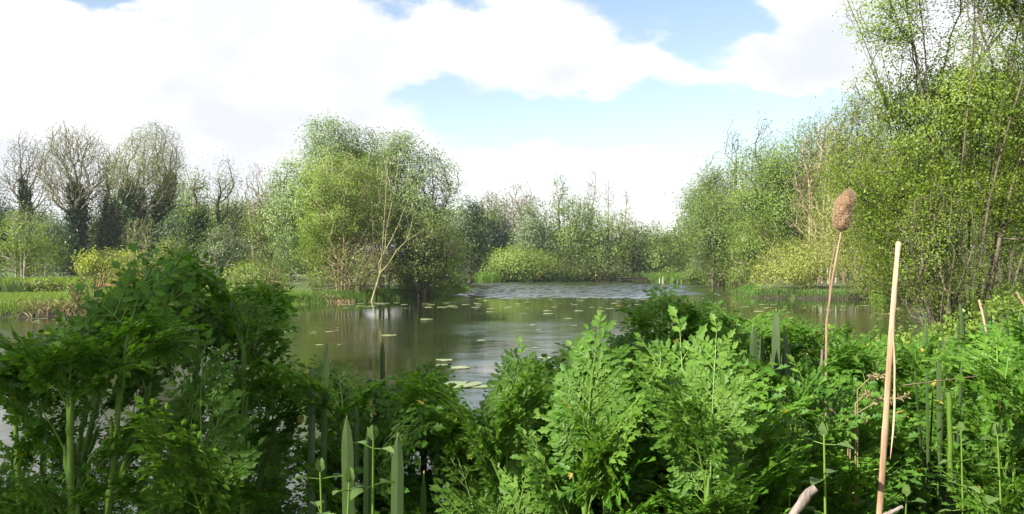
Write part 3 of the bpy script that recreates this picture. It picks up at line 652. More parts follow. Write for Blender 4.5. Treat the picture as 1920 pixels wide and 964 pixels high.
# ------------------------------------------------------------------ near plants
M_umbel = leaf_mat('umbellifer_leaves', (.038, .115, .010), (.115, .235, .022), trans=.36, rough=.5, spec=.22, objvar=.25, old=(.34, .27, .05), tcol=(1.4, 1.5, .35))
M_umbel_young = leaf_mat('young_umbellifer_leaves', (.055, .135, .016), (.125, .23, .032), trans=.38, rough=.5, spec=.2, objvar=.2)
M_stem = leaf_mat('umbellifer_stems', (.075, .15, .02), (.17, .27, .05), trans=.10, rough=.45, spec=.25, objvar=.25)
M_nettle = leaf_mat('nettle_leaves', (.045, .10, .022), (.12, .19, .055), trans=.28, rough=.6, objvar=.2)
M_blade = leaf_mat('iris_blades', (.035, .07, .020), (.10, .155, .05), trans=.25, rough=.38, spec=.5, objvar=.25)
M_bladetip = bark_mat('dried_blade_tip', (.30, .19, .07), (.42, .30, .14))
M_grassy = leaf_mat('grass_leaves', (.05, .12, .015), (.16, .27, .04), trans=.35, objvar=.2)
M_dry = leaf_mat('dry_grass', (.17, .12, .06), (.36, .28, .16), trans=.2, rough=.7)
M_lawn = leaf_mat('lawn_grass', (.09, .17, .015), (.20, .27, .04), trans=.3)
M_pad = leaf_mat('lily_pads', (.16, .20, .07), (.36, .39, .19), trans=.05, rough=.32, spec=.6, objvar=.3)

# one leaflet: wedge base, three toothed lobes; x along the leaflet
_half = [(.20, .035), (.36, .12), (.50, .30), (.60, .24), (.62, .13), (.76, .25), (.86, .19), (.84, .08), (.95, .07)]
_o = [(0, 0)] + _half + [(1.05, 0)] + [(a, -b) for a, b in _half[::-1]]
LEAFLET = np.array([(x, y, .14 * abs(y) * 2 - .10 * x * x) for x, y in _o] + [(.50, 0, -.045)])
_n = len(_o); LEAFLET_F = np.array([(i, (i + 1) % _n, _n) for i in range(_n)])
_half2 = [(.2, .08), (.36, .30), (.52, .20), (.70, .27), (.80, .11)]
_o2 = [(0, 0)] + _half2 + [(1.05, 0)] + [(a, -b) for a, b in _half2[::-1]]
LEAFLET2 = np.array([(x, y, .25 * abs(y) - .10 * x * x) for x, y in _o2] + [(.50, 0, -.03)])
_n2 = len(_o2); LEAFLET2_F = np.array([(i, (i + 1) % _n2, _n2) for i in range(_n2)])

def place(T, o, d, n, s, wd=1.0):
    d = d / np.linalg.norm(d); n = n - d * np.dot(n, d); n = n / max(np.linalg.norm(n), 1e-6); v = np.cross(n, d)
    return o + s * (T[:, :1] * d + wd * T[:, 1:2] * v + T[:, 2:3] * n)

def frond(seed, L=.42, pet=.35, a0=.25, a1=1.0, pairs=6, ang=.95, lf=.042, young=False):
    """compound leaf: stalk, midrib, pinnae, toothed leaflets. grows from the origin along +Z, arching towards +X"""
    rng = np.random.default_rng(seed); mb = MB(); st = MB()
    k = 12; pts = [np.zeros(3)]; tg = []
    for i in range(k):
        a = a0 + (a1 - a0) * (i / k) ** 1.3; d = np.array([math.sin(a), rng.normal() * .02, math.cos(a)]); tg.append(d); pts.append(pts[-1] + d * L / k)
    tg.append(tg[-1]); pts = np.array(pts); tg = np.array(tg)
    st.tube(pts, np.linspace(.0027, .0007, k + 1), 5, .4)
    def at(f):
        x = f * k; i = min(int(x), k - 1); return pts[i] * (1 - x + i) + pts[i + 1] * (x - i), norm(tg[i] * (1 - x + i) + tg[i + 1] * (x - i))
    def nrm_at(d): return norm(np.array([-d[2], 0, d[0]]) * 1.0 + np.array([0, 0, .15]))
    def leaflet(o, d, n, s):
        T, Fc = (LEAFLET, LEAFLET_F) if s > .026 else (LEAFLET2, LEAFLET2_F)
        d = d + rng.normal(size=3) * .16; n = n + rng.normal(size=3) * .30
        mb.add(place(T, o, d, n, s * rng.uniform(.8, 1.2), rng.uniform(.78, 1.1)), Fc, rng.uniform(.1, .8) if rng.uniform() > .006 else 1.0)
    def pinna(o, d, n, l, depth):
        v = np.cross(n, d); q = 4; pp = []
        bend = rng.normal() * .12; dr = rng.uniform(-.1, .30)
        for i in range(q + 1):
            f = i / q; pp.append(o + d * l * f + v * bend * l * f * f - n * dr * l * f * f)
        pp = np.array(pp); st.tube(pp, np.linspace(.0011, .0005, q + 1) * (1 if depth else .8), 3, .6, cap=False)
        np_ = max(2, int(round(l / lf / (.66 if not young else .55))))
        for i in range(np_):
            f = .22 + .70 * i / max(np_ - .2, 1); p = o + d * l * f + v * bend * l * f * f - n * dr * l * f * f
            for sgn in (1, -1):
                dd = norm(d * .75 + v * sgn * (1.0 if not young else .7) - n * .12)
                sz = lf * (1.05 - .45 * f)
                if depth and f < .5 and l > lf * 3.2: pinna(p, dd, n, sz * 1.9, 0)
                else: leaflet(p, dd, n, sz)
        dd = norm(d - n * dr * 1.5); leaflet(pp[-1] - dd * .004, dd, n, lf * .95)
    for i in range(pairs):
        f = pet + (1 - pet) * (i / pairs) ** .92 * .93; p, d = at(f); n = nrm_at(d); v = np.cross(n, d)
        l = L * .42 * (1 - (f - pet) / (1 - pet)) ** .8 * (1 if not young else .75) + lf * .8
        for sgn in (1, -1):
            c = math.cos(ang * (1 - .25 * i / pairs)); s = math.sin(ang * (1 - .25 * i / pairs))
            pinna(p + d * rng.normal() * .004, norm(d * c + v * sgn * s + n * rng.normal() * .12), n, l * rng.uniform(.85, 1.1), 1)
    p, d = at(1.0); pinna(p - d * .01, d, nrm_at(d), lf * 1.3, 0)
    # one mesh, two materials: leaflets and green stalks
    lv = mb; V = np.concatenate(lv.V + st.V); off = lv.n
    polys, tints, mats = [], [], []
    for b, o_, mi in ((lv, 0, 0), (st, off, 1)):
        for kk in sorted(b.P):
            polys.append(np.concatenate(b.P[kk]) + o_); t_ = np.concatenate(b.T[kk]); tints.append(t_); mats.append(np.full(len(t_), mi, np.int32))
    me = mesh_np('leaf', V, polys, M_umbel_young if young else M_umbel, np.concatenate(tints))
    me.materials.append(M_stem); me.polygons.foreach_set('material_index', np.concatenate(mats))
    return me

FR_BIG = [frond(i, L=.50, pet=.46, a0=.35, a1=1.15, pairs=5, lf=.037) for i in range(5)]
FR_MID = [frond(20 + i, L=.38, pet=.40, a0=.20, a1=.85, pairs=5, lf=.034) for i in range(4)]
FR_YNG = [frond(40 + i, L=.34, pet=.25, a0=.05, a1=.45, pairs=9, ang=.8, lf=.026, young=True) for i in range(3)]
FR_TOP = [frond(60 + i, L=.20, pet=.22, a0=.05, a1=.85, pairs=5, ang=.85, lf=.029) for i in range(4)]

prng = np.random.default_rng(5)
# the upper outline of the near plants, as (photo x, photo y)
SIL = np.array([(-200, 600), (0, 600), (60, 612), (100, 640), (128, 590), (165, 600), (200, 560), (212, 468), (262, 444), (322, 460), (338, 500), (350, 480), (408, 484), (418, 535), (432, 562), (470, 535), (540, 530), (550, 575),
    (562, 700), (590, 675), (625, 682), (660, 700), (700, 722), (750, 708), (790, 690), (816, 660), (840, 712), (862, 742), (880, 800), (892, 725), (900, 652), (930, 664), (948, 692), (960, 660), (985, 692), (1014, 652), (1028, 640), (1060, 652),
    (1090, 622), (1118, 624), (1126, 655), (1138, 660), (1148, 620), (1160, 592), (1192, 570), (1218, 540), (1243, 505), (1270, 538), (1292, 566), (1302, 575), (1332, 564), (1352, 590), (1372, 604), (1390, 602), (1420, 592), (1450, 586), (1480, 592), (1510, 604),
    (1540, 606), (1560, 600), (1600, 612), (1640, 625), (1700, 630), (1730, 625), (1750, 640), (1790, 622), (1830, 602), (1860, 588), (1880, 562), (1900, 547), (1920, 535), (2300, 480)], float)
_fv = {}
def fits(dm, M, tol=.03):
    if dm.name not in _fv:
        a = np.zeros(len(dm.vertices) * 3, np.float32); dm.vertices.foreach_get('co', a); _fv[dm.name] = a.reshape(-1, 3)[::6]
    V = _fv[dm.name]; Mn = np.array(M); P = V @ Mn[:3, :3].T + Mn[:3, 3]
    y = np.maximum(P[:, 1], .05); px = 960 + P[:, 0] / y * F; py = HY - (P[:, 2] - CZ) / y * F
    return (py < np.interp(px, SIL[:, 0], SIL[:, 1]) - 12).mean() <= tol
def put_leaf(dm, root, loc, eul, s, dmin):
    """link a compound leaf; shrink or turn it where it would rise over the outline or crowd the lens"""
    from mathutils import Euler
    base = Vector(root.location)
    for tr in range(5):
        M = Matrix.Translation(base + Vector([float(v) for v in loc])) @ Euler(eul).to_matrix().to_4x4() @ Matrix.Scale(s, 4)
        ey = (M @ Vector((.35, 0, .2))).y
        if fits(dm, M) and ey > dmin: break
        s *= .88; eul = (eul[0] * .8, min(eul[1] + .10, .9), eul[2] if ey > dmin else eul[2] + .5)
    else: return None
    o = link('leaf', dm, root, loc); o.rotation_euler = eul; o.scale = (s, s, s); return o
def umbel_plant(label, base, tip, r=.008, nl=8, young=False, group=None, bushy=1.0, topdown=.62, side=None, big=1.0, name='umbellifer_plant'):
    """thick ribbed stem from base to tip with alternate compound leaves"""
    base = np.asarray(base, float); tip = np.asarray(tip, float); v = tip - base; H = np.linalg.norm(v)
    root = thing(name, label, 'plant', base, group)
    rng = prng; k = 10; sw = rng.normal(size=2) * .02 * H; crown_h = .10 if not young else .0
    f_end = 1 - min((.30 if young else .15) * big / H, .4)
    def sp(f): return v * f + np.array([sw[0], sw[1], 0]) * math.sin(f * 3.14) + np.array([v[0], v[1], 0]) * .25 * (f * f - f)
    pts = np.array([sp(f_end * i / k) for i in range(k + 1)])
    mb = MB(); mb.tube(pts, np.linspace(r * 1.15, r * .42, k + 1), 10, .45 + .3 * rng.uniform(), rib=.09)
    # swollen joints with leaf sheaths
    a = rng.uniform(0, 6.28); joints = []
    for i in range(nl):
        f = f_end * (1 - topdown * (1 - (i + .5) / nl) ** 1.0); joints.append((f, a)); a += 2.4 + rng.normal() * .35
    for f, a_ in joints:
        p = sp(f); d = norm(sp(min(f + .02, 1)) - p); rr = r * (1.15 - .7 * f / f_end)
        q = np.array([p - d * .012, p, p + d * .014]); mb.tube(q, [rr * 1.02, rr * 1.45, rr * 1.0], 8, .35, cap=False)
        o_ = norm(np.array([math.cos(a_), math.sin(a_), 0])); mb.tube(np.array([p - d * .01, p + d * .02 + o_ * rr * 1.3, p + d * .055 + o_ * rr * 2.0]), [rr * .9, rr * .95, rr * .4], 6, .4, cap=False)
    link('stem', mb.mesh('stem', M_stem, smooth=True), root)
    for i, (f, a_) in enumerate(joints):
        g = i / max(nl - 1, 1)
        dta = (FR_YNG if young and g > .6 else FR_BIG if g < .35 else FR_MID)
        dm = dta[rng.integers(len(dta))]
        s = rng.uniform(.85, 1.15) * (1.0 - .25 * g) * bushy * big
        tall_ = .40 if dta is FR_BIG else .34
        s = min(s, max((H * (1 - f) + rng.uniform(-.06, .05)) / tall_, .5))
        if side is not None and rng.uniform() < .5: a_ = side + rng.normal() * .6
        tilt = rng.uniform(.0, .42) * (1 - .3 * g)
        put_leaf(dm, root, sp(f) + np.array([0, 0, .02]), (rng.normal() * .10, tilt, a_), s, base[1] - .30)
    # the leading leaves
    m = 3 if not young else 2
    for i in range(m):
        dta = FR_YNG if young else FR_TOP; dm = dta[rng.integers(len(dta))]
        s = rng.uniform(.8, 1.1) * (1 if i else 1.1) * big
        put_leaf(dm, root, sp(f_end) - np.array([0, 0, .01]), (rng.normal() * .12, .02 + .30 * i, a + i * 2.2 if not (young and i == 0) else rng.choice([1.2, 1.9])), s, base[1] - .35)
    return root

def foot(px, D, dx=0.0, dy=0.0, zmin=-.12):
    x = X(px, D) + dx; y = D + dy
    return np.array([x, y, max(gz(x, y), zmin)])

# (tip x, tip y, distance, lean of the foot sideways, leaves, stem radius, young, label)
HERO = [
    (262, 452, 1.75, -.22, 9, .010, False, 'tallest leafy plant on the left, its dense top above the lawn line'),
    (372, 480, 1.70, -.42, 9, .010, True, 'tall left plant arching right with long pale feathery fronds'),
    (395, 470, 1.95, -.10, 8, .009, False, 'leafy plant filling behind the pale feathery fronds on the left'),
    (525, 515, 2.15, -.12, 8, .009, False, 'left-hand plant furthest over the water, its tip beside the dome-shaped shrub'),
    (455, 525, 1.8, -.05, 7, .009, False, 'dark plant with drooping leaves in front of the one furthest over the water'),
    (498, 540, 1.95, -.26, 8, .009, False, 'plant leaning right with its dark leafy top over the dome-shaped shrub reflection'),
    (240, 560, 1.55, -.20, 8, .010, False, 'thick-stemmed plant in front of the tallest one on the left'),
    (128, 610, 1.50, .05, 8, .011, False, 'plant with stout forked pale stem near the left edge'),
    (20, 600, 1.60, .05, 8, .009, False, 'dark leafy plant cut by the left edge of the view'),
    (70, 640, 1.85, .02, 7, .008, False, 'small-leaved plant just right of the one at the left edge'),
    (190, 590, 2.0, .0, 8, .009, False, 'dense dark plant behind the stout forked stem'),
    (430, 590, 2.1, .02, 7, .008, False, 'leafy plant behind the one leaning over the water'),
    (545, 690, 1.9, -.34, 7, .007, False, 'plant with leaves stretched right across the open water on the left'),
    (455, 700, 1.50, -.12, 7, .007, True, 'slender pale plant in the dark lower left'),
    (640, 680, 1.75, -.02, 7, .007, False, 'small plant among the dark sword leaves'),
    (816, 655, 1.80, .0, 9, .009, False, 'bushy plant with pointed top left of the bright water gap'),
    (752, 700, 1.95, .03, 7, .008, False, 'leafy plant left of the bright water gap, behind the bushy one'),
    (850, 735, 1.75, .0, 7, .008, False, 'plant leaning into the bright water gap'),
    (905, 660, 1.60, .12, 8, .009, True, 'sunlit plant with white-veined pale top at the middle'),
    (985, 668, 1.75, .05, 8, .009, True, 'sunlit plant with slim pointed top right of the white-veined one'),
    (1092, 640, 1.45, -.10, 9, .009, True, 'large sunlit frond slanting right near the middle'),
    (1040, 660, 1.90, .0, 8, .009, False, 'mid green plant behind the large slanting frond'),
    (1140, 690, 1.65, .03, 8, .009, False, 'bright leafy plant between the slanting frond and the dark tall one'),
    (1243, 545, 2.35, .0, 9, .011, False, 'dark umbrella-topped plant standing alone against the blue water'),
    (1190, 620, 2.5, .06, 7, .009, False, 'dark side plant with drooping leaves left of the umbrella-topped one'),
    (1335, 585, 2.45, .04, 8, .011, False, 'thick-stemmed dark plant with curled top right of the umbrella-topped one'),
    (1290, 590, 2.7, .0, 7, .009, False, 'loose dark plant between the umbrella top and the curled top'),
    (1372, 618, 1.42, -.06, 8, .009, True, 'upright fern-like pale frond on a stout green stem'),
    (1425, 600, 2.3, -.25, 8, .009, False, 'plant arching over the sword leaves by the moorhen'),
    (1300, 700, 1.6, .0, 8, .009, True, 'bright frond cluster left of the upright fern-like one'),
    (1230, 730, 1.6, .05, 8, .009, False, 'broad bright plant below the umbrella-topped one'),
    (1480, 700, 1.75, .0, 8, .009, False, 'leafy bright plant below the sword leaves'),
    (1555, 640, 2.3, .0, 8, .009, False, 'leafy plant at the foot of the cattail stem'),
    (1610, 655, 2.6, .0, 8, .009, False, 'leafy plant between the cattail and the dead stalk'),
    (1500, 610, 2.9, .0, 7, .008, False, 'pale thin plant left of the cattail stem'),
    (1720, 650, 3.0, .0, 8, .009, False, 'leafy plant right behind the dead stalk'),
    (1780, 690, 2.6, .0, 7, .008, False, 'leafy plant behind the grassy tuft'),
    (1850, 640, 3.2, .0, 8, .009, False, 'leafy plant on the bank under the alder'),
    (1905, 720, 1.9, .05, 8, .009, True, 'yellowish green plant cut by the right edge of the view'),
]
def hero(tx, ty, D, dx, nl, r, yg, lab):
    b = foot(tx, D, dx, prng.uniform(-.05, .05))
    L_ = tx <= 600
    umbel_plant(lab, b, W(tx, ty - (8 if tx != 1243 else 34), D), r=r, nl=nl + (0 if L_ else 1), topdown=.60 if L_ else .66, bushy=.64 if L_ else 1.0, big=.95 if L_ else 1.2 if 1180 < tx < 1340 else .84, young=yg, group='leafy umbellifer plants by the water')
for h_ in HERO: hero(*h_)

CAN = np.array([(-80, 620), (60, 640), (130, 600), (300, 560), (430, 600), (560, 730), (640, 700), (720, 670), (800, 720), (870, 800), (930, 700), (1010, 690), (1100, 680), (1200, 690),
                (1300, 680), (1400, 670), (1500, 660), (1600, 660), (1700, 650), (1780, 645), (1850, 620), (1920, 600), (2020, 570)], float)
PLACES = [(0, 'at the far left'), (220, 'below the tallest left plant'), (420, 'under the arching left fronds'), (600, 'by the dark sword leaves'), (800, 'beside the bright water gap'),
          (1000, 'below the large slanting frond'), (1200, 'below the umbrella-topped plant'), (1400, 'around the upright fern-like frond'), (1580, 'at the foot of the cattail'),
          (1740, 'around the dead stalk'), (1880, 'along the right edge')]
rngF = np.random.default_rng(77)
cnt = {}
def filler(n, x0, x1, D0, D1, drop0, drop1, tone):
    for _ in range(n):
        px = rngF.uniform(x0, x1); D = D0 + (D1 - D0) * rngF.uniform() ** 1.0
        ty = np.interp(px, CAN[:, 0], CAN[:, 1]) + rngF.uniform(drop0, drop1)
        b = foot(px, D, rngF.normal() * .08); tp = W(px, ty, D)
        if lake_dist(np.array([b[0]]), np.array([b[1]]))[0] < -.5: continue
        if tp[2] - b[2] < .3: continue
        w = min(PLACES, key=lambda q: abs(q[0] - px))[1]
        near = 'front' if D < 1.9 else 'second' if D < 3 else 'back'
        lab = f'{tone} leafy plant of the {near} rank {w}'
        umbel_plant(lab, b, tp, r=rngF.uniform(.006, .009), nl=int(rngF.integers(6, 9)), young=rngF.uniform() < .25, group=f'{near} rank plants {w}', topdown=.75, bushy=.78)
filler(2, -60, 640, 1.5, 2.9, 90, 330, 'shaded')
filler(3, 620, 860, 1.5, 2.6, 100, 280, 'half shaded')
filler(34, 900, 1500, 1.35, 3.4, 10, 230, 'bright')
filler(34, 1480, 1980, 1.7, 4.2, 5, 200, 'bright')
filler(26, 1560, 1990, 4.2, 8.5, -10, 60, 'small bright')

# --- sword-shaped leaves of iris and bulrush
def blade_mesh(seed, L, wd, bend, tipdry=True):
    rng = np.random.default_rng(seed); k = 18; V = []; Fc = []
    tw = rng.normal() * .25; tl = min(.5, (wd * 2.7 + .01) / L); fs = np.concatenate([np.linspace(0, 1 - tl, 9), 1 - tl * (1 - np.linspace(0, 1, 11)[1:]) ** 1.15])[:k + 1]; fs[-1] = 1
    for i in range(k + 1):
        f = fs[i]; ww = wd * .5 * (min(1, .75 + f) if f < .5 else 1) * (1 - (max(0, f - 1 + tl) / tl) ** 2.0); ww = max(ww, .0003)
        c = np.array([bend * L * f * f, 0, L * f * (1 - .12 * abs(bend) * f)]); a = tw * f
        s = np.array([0, math.cos(a), 0]) + np.array([math.sin(a), 0, 0]); n = np.array([math.cos(a), -math.sin(a), 0])
        V += [c - s * ww, c + n * ww * .16 + n * .0012, c + s * ww, c - n * ww * .05 - n * .0012]
        if i: o_ = (i - 1) * 4; Fc += [(o_ + j, o_ + (j + 1) % 4, o_ + 4 + (j + 1) % 4, o_ + 4 + j) for j in range(4)]
    tn = .3 + .5 * np.repeat(np.linspace(0, 1, k), 4) * rng.uniform(.5, 1)
    me = mesh_np('blade', np.array(V), [np.array(Fc)], M_blade, tn, smooth=False)
    if tipdry:
        me.materials.append(M_bladetip); mi = np.zeros(len(Fc), np.int32); mi[-4:] = 1; me.polygons.foreach_set('material_index', mi)
    return me
def blade_clump(label, D, items, dry=False, cat='plant', name='sword_leaved_plant', group='sword-leaved plants in the front'):
    """items: (tip x, tip y, width m, foot x, bend)"""
    fx = np.mean([i[3] for i in items]); b = foot(fx, D)
    root = thing(name, label, cat, b, group)
    for i, (tx, ty, wd, f0, bend) in enumerate(items):
        dd = D + prng.uniform(-.06, .06); tip = W(tx, ty, dd); ft = foot(f0, dd); ft[2] = b[2] - .02
        v = tip - ft; L = np.linalg.norm(v); sd = int(prng.integers(1e6))
        th = math.atan2(v[0], v[2])
        bend = bend + prng.choice([-1, 1]) * prng.uniform(.02, .07)
        me = blade_mesh(sd, L, wd * prng.uniform(.66, .9), bend, dry)
        # turn the blade so its tip meets the target
        o = link('blade', me, root, ft - b)
        tv = Vector(v).normalized(); mv = Vector((bend * L, 0, L * (1 - .12 * abs(bend)))).normalized()
        face = Quaternion((0, 0, 1), math.radians(90) + prng.normal() * .45)
        o.rotation_mode = 'QUATERNION'; m2 = face @ mv; o.rotation_quaternion = m2.rotation_difference(tv) @ face
blade_clump('pale broad sword leaf half in sun with darker leaves around it', 1.5, [(650, 772, .028, 668, 0), (746, 805, .024, 735, 0), (795, 880, .022, 790, 0), (690, 800, .02, 690, .03)], dry=True)
blade_clump('two long dark sword leaves leaning left beside the open water', 1.75, [(585, 678, .016, 650, .10), (613, 635, .02, 668, .06), (668, 750, .018, 672, .02)])
blade_clump('upright narrow sword leaf reflected over the dark water', 1.95, [(717, 632, .015, 712, .0), (705, 720, .022, 716, .02), (795, 740, .02, 800, 0)])
blade_clump('dark sword leaves in the lower left corner', 1.75, [(30, 800, .026, 60, .0), (98, 882, .022, 104, 0), (150, 840, .02, 140, .04), (268, 850, .022, 255, 0)])
blade_clump('thin grass-like leaf leaning across the bright water gap', 1.8, [(842, 722, .008, 915, .12), (905, 755, .014, 912, 0)])
blade_clump('grey green sword leaf with brown tip behind the fern-like frond', 1.95, [(1350, 630, .026, 1352, 0), (1395, 655, .02, 1400, 0), (1425, 655, .022, 1420, .02)])
blade_clump('bright sword leaves in front of the moorhen', 2.15, [(1455, 572, .024, 1462, .02), (1475, 630, .030, 1452, .03), (1428, 620, .016, 1440, 0), (1412, 600, .022, 1432, .05), (1470, 605, .012, 1484, 0), (1445, 660, .018, 1448, 0), (1460, 650, .022, 1470, .02)], dry=True)
blade_clump('tuft of narrow grassy blades right of the dead stalk', 2.1, [(1760, 668, .014, 1758, 0), (1804, 672, .012, 1750, .10), (1738, 690, .008, 1748, 0), (1770, 720, .014, 1762, .0), (1750, 720, .016, 1745, 0), (1786, 790, .016, 1762, .1), (1722, 760, .012, 1728, .05), (1715, 690, .01, 1735, .02), (1768, 800, .012, 1752, .02)], name='grassy_tuft')
blade_clump('leaning sword leaves at the foot of the alder', 5.2, [(1846, 570, .035, 1870, .05), (1858, 580, .035, 1876, 0), (1850, 605, .03, 1866, .03), (1840, 598, .03, 1862, .02), (1878, 600, .03, 1880, 0)])
blade_clump('sword leaves beside the alder trunk, left of the leaning ones', 5.6, [(1800, 565, .03, 1812, .05), (1806, 590, .03, 1812, 0), (1797, 600, .025, 1806, 0)])
blade_clump('long bright blades at the right edge of the view', 2.6, [(1888, 590, .02, 1912, .03), (1905, 600, .022, 1920, 0), (1896, 640, .022, 1908, 0), (1915, 585, .02, 1930, .02)])
blade_clump('grey green blades low under the right edge plants', 2.7, [(1828, 690, .022, 1835, 0), (1852, 700, .02, 1850, 0), (1840, 705, .02, 1846, .02), (1866, 706, .02, 1862, 0)])
blade_clump('short pale blade standing left of the alder foot', 3.6, [(1736, 600, .02, 1745, .03), (1655, 608, .012, 1640, -.1)])

# --- nettles
def nettle_data(seed):
    rng = np.random.default_rng(seed); lv = MB(); st = MB(); H = .62
    out = [(0, 0)]
    for i in range(7): x = .08 + .82 * i / 7; w_ = .36 * math.sin(math.pi * min(1, x * 1.0) ** .72); out += [(x, w_), (x + .075, w_ * .78)]
    o_ = out + [(1, 0)] + [(a, -b) for a, b in out[1:][::-1]]; n = len(o_)
    T = np.array([(x, y, .35 * abs(y) - .22 * x * x) for x, y in o_] + [(.45, 0, -.05)]); Fc = np.array([(i, (i + 1) % n, n) for i in range(n)])
    st.tube([(0, 0, 0), (.01, .01, H * .5), (0, 0, H)], [.0035, .003, .0015], 5, .4)
    for j in range(10):
        z = H * (.22 + .78 * j / 9.3); a = j * 1.57 + rng.normal() * .2; s = .058 * (1 - .55 * (j / 9) ** 2)
        for q in (0, math.pi):
            d = np.array([math.cos(a + q), math.sin(a + q), .15 - .5 * (1 - j / 9) + rng.normal() * .1]); o0 = np.array([0, 0, z]); p1 = o0 + d * .018
            st.tube([o0, p1], [.001, .0008], 3, .5, cap=False)
            lv.add(place(T, p1, d, np.array([0, 0, 1.0]) + rng.normal(size=3) * .2, s), Fc, rng.uniform(.2, .9))
    for q in range(3): lv.add(place(T, np.array([0, 0, H - .004]), np.array([math.cos(q * 2.1), math.sin(q * 2.1), 2.6]), np.array([math.cos(q * 2.1), math.sin(q * 2.1), -.2]), .022), Fc, .8)
    s_ = st.mesh('stem', M_stem, True); f_ = lv.mesh('leaves', M_nettle); return s_, f_
NET = [nettle_data(i) for i in range(4)]
def nettle(label, px, ty, D, group=None):
    b = foot(px, D); tip = W(px, ty, D); h = tip[2] - b[2]; s, f = NET[int(prng.integers(4))]
    r = thing('nettle', label, 'plant', b, group, rz=prng.uniform(0, 6.28))
    # a long bare lower stalk carries the leafy upper part
    mb = MB(); low_ = max(h - .62, 0.0)
    if low_ > .02: mb.tube([(0, 0, 0), (.01, 0, low_ * .5), (0, 0, low_ + .02)], [.004, .0038, .0035], 5, .3); link('lower_stem', mb.mesh('lower_stem', M_stem, True), r)
    sc = min(1, h / .62) * prng.uniform(.9, 1.1); a = link('stem', s, r, (0, 0, low_)); c = link('leaves', f, r, (0, 0, low_)); a.scale = c.scale = (sc,) * 3
for px, ty, D, lab in [(600, 850, 1.35, 'nettle with drooping leaves left of the broad sword leaf'), (655, 900, 1.3, 'nettle at the bottom edge below the broad sword leaf'), (700, 880, 1.35, 'nettle between the two short sword leaves'),
                       (1390, 735, 1.55, 'grey green nettle right of the stout green stem'), (1405, 790, 1.6, 'lower nettle beside the stout green stem'), (1545, 880, 1.45, 'large nettle left of the dead stalk foot'), (1480, 850, 1.5, 'nettle by the broken cut stalk'),
                       (1800, 640, 2.3, 'dusty nettle behind the grassy tuft'), (1770, 660, 2.5, 'nettle left of the dusty one'), (1850, 660, 2.4, 'nettle with pale top near the right edge'), (1802, 775, 1.8, 'nettle with purplish stem right of the grassy tuft'),
                       (1880, 700, 2.2, 'nettle among the right edge plants'), (1870, 830, 1.7, 'low nettle at the lower right'), (1700, 870, 1.6, 'low nettle right of the dead stalk foot'), (1640, 700, 2.2, 'nettle directly left of the dead stalk')]:
    nettle(lab, px, ty, D, 'nettles among the umbellifers')

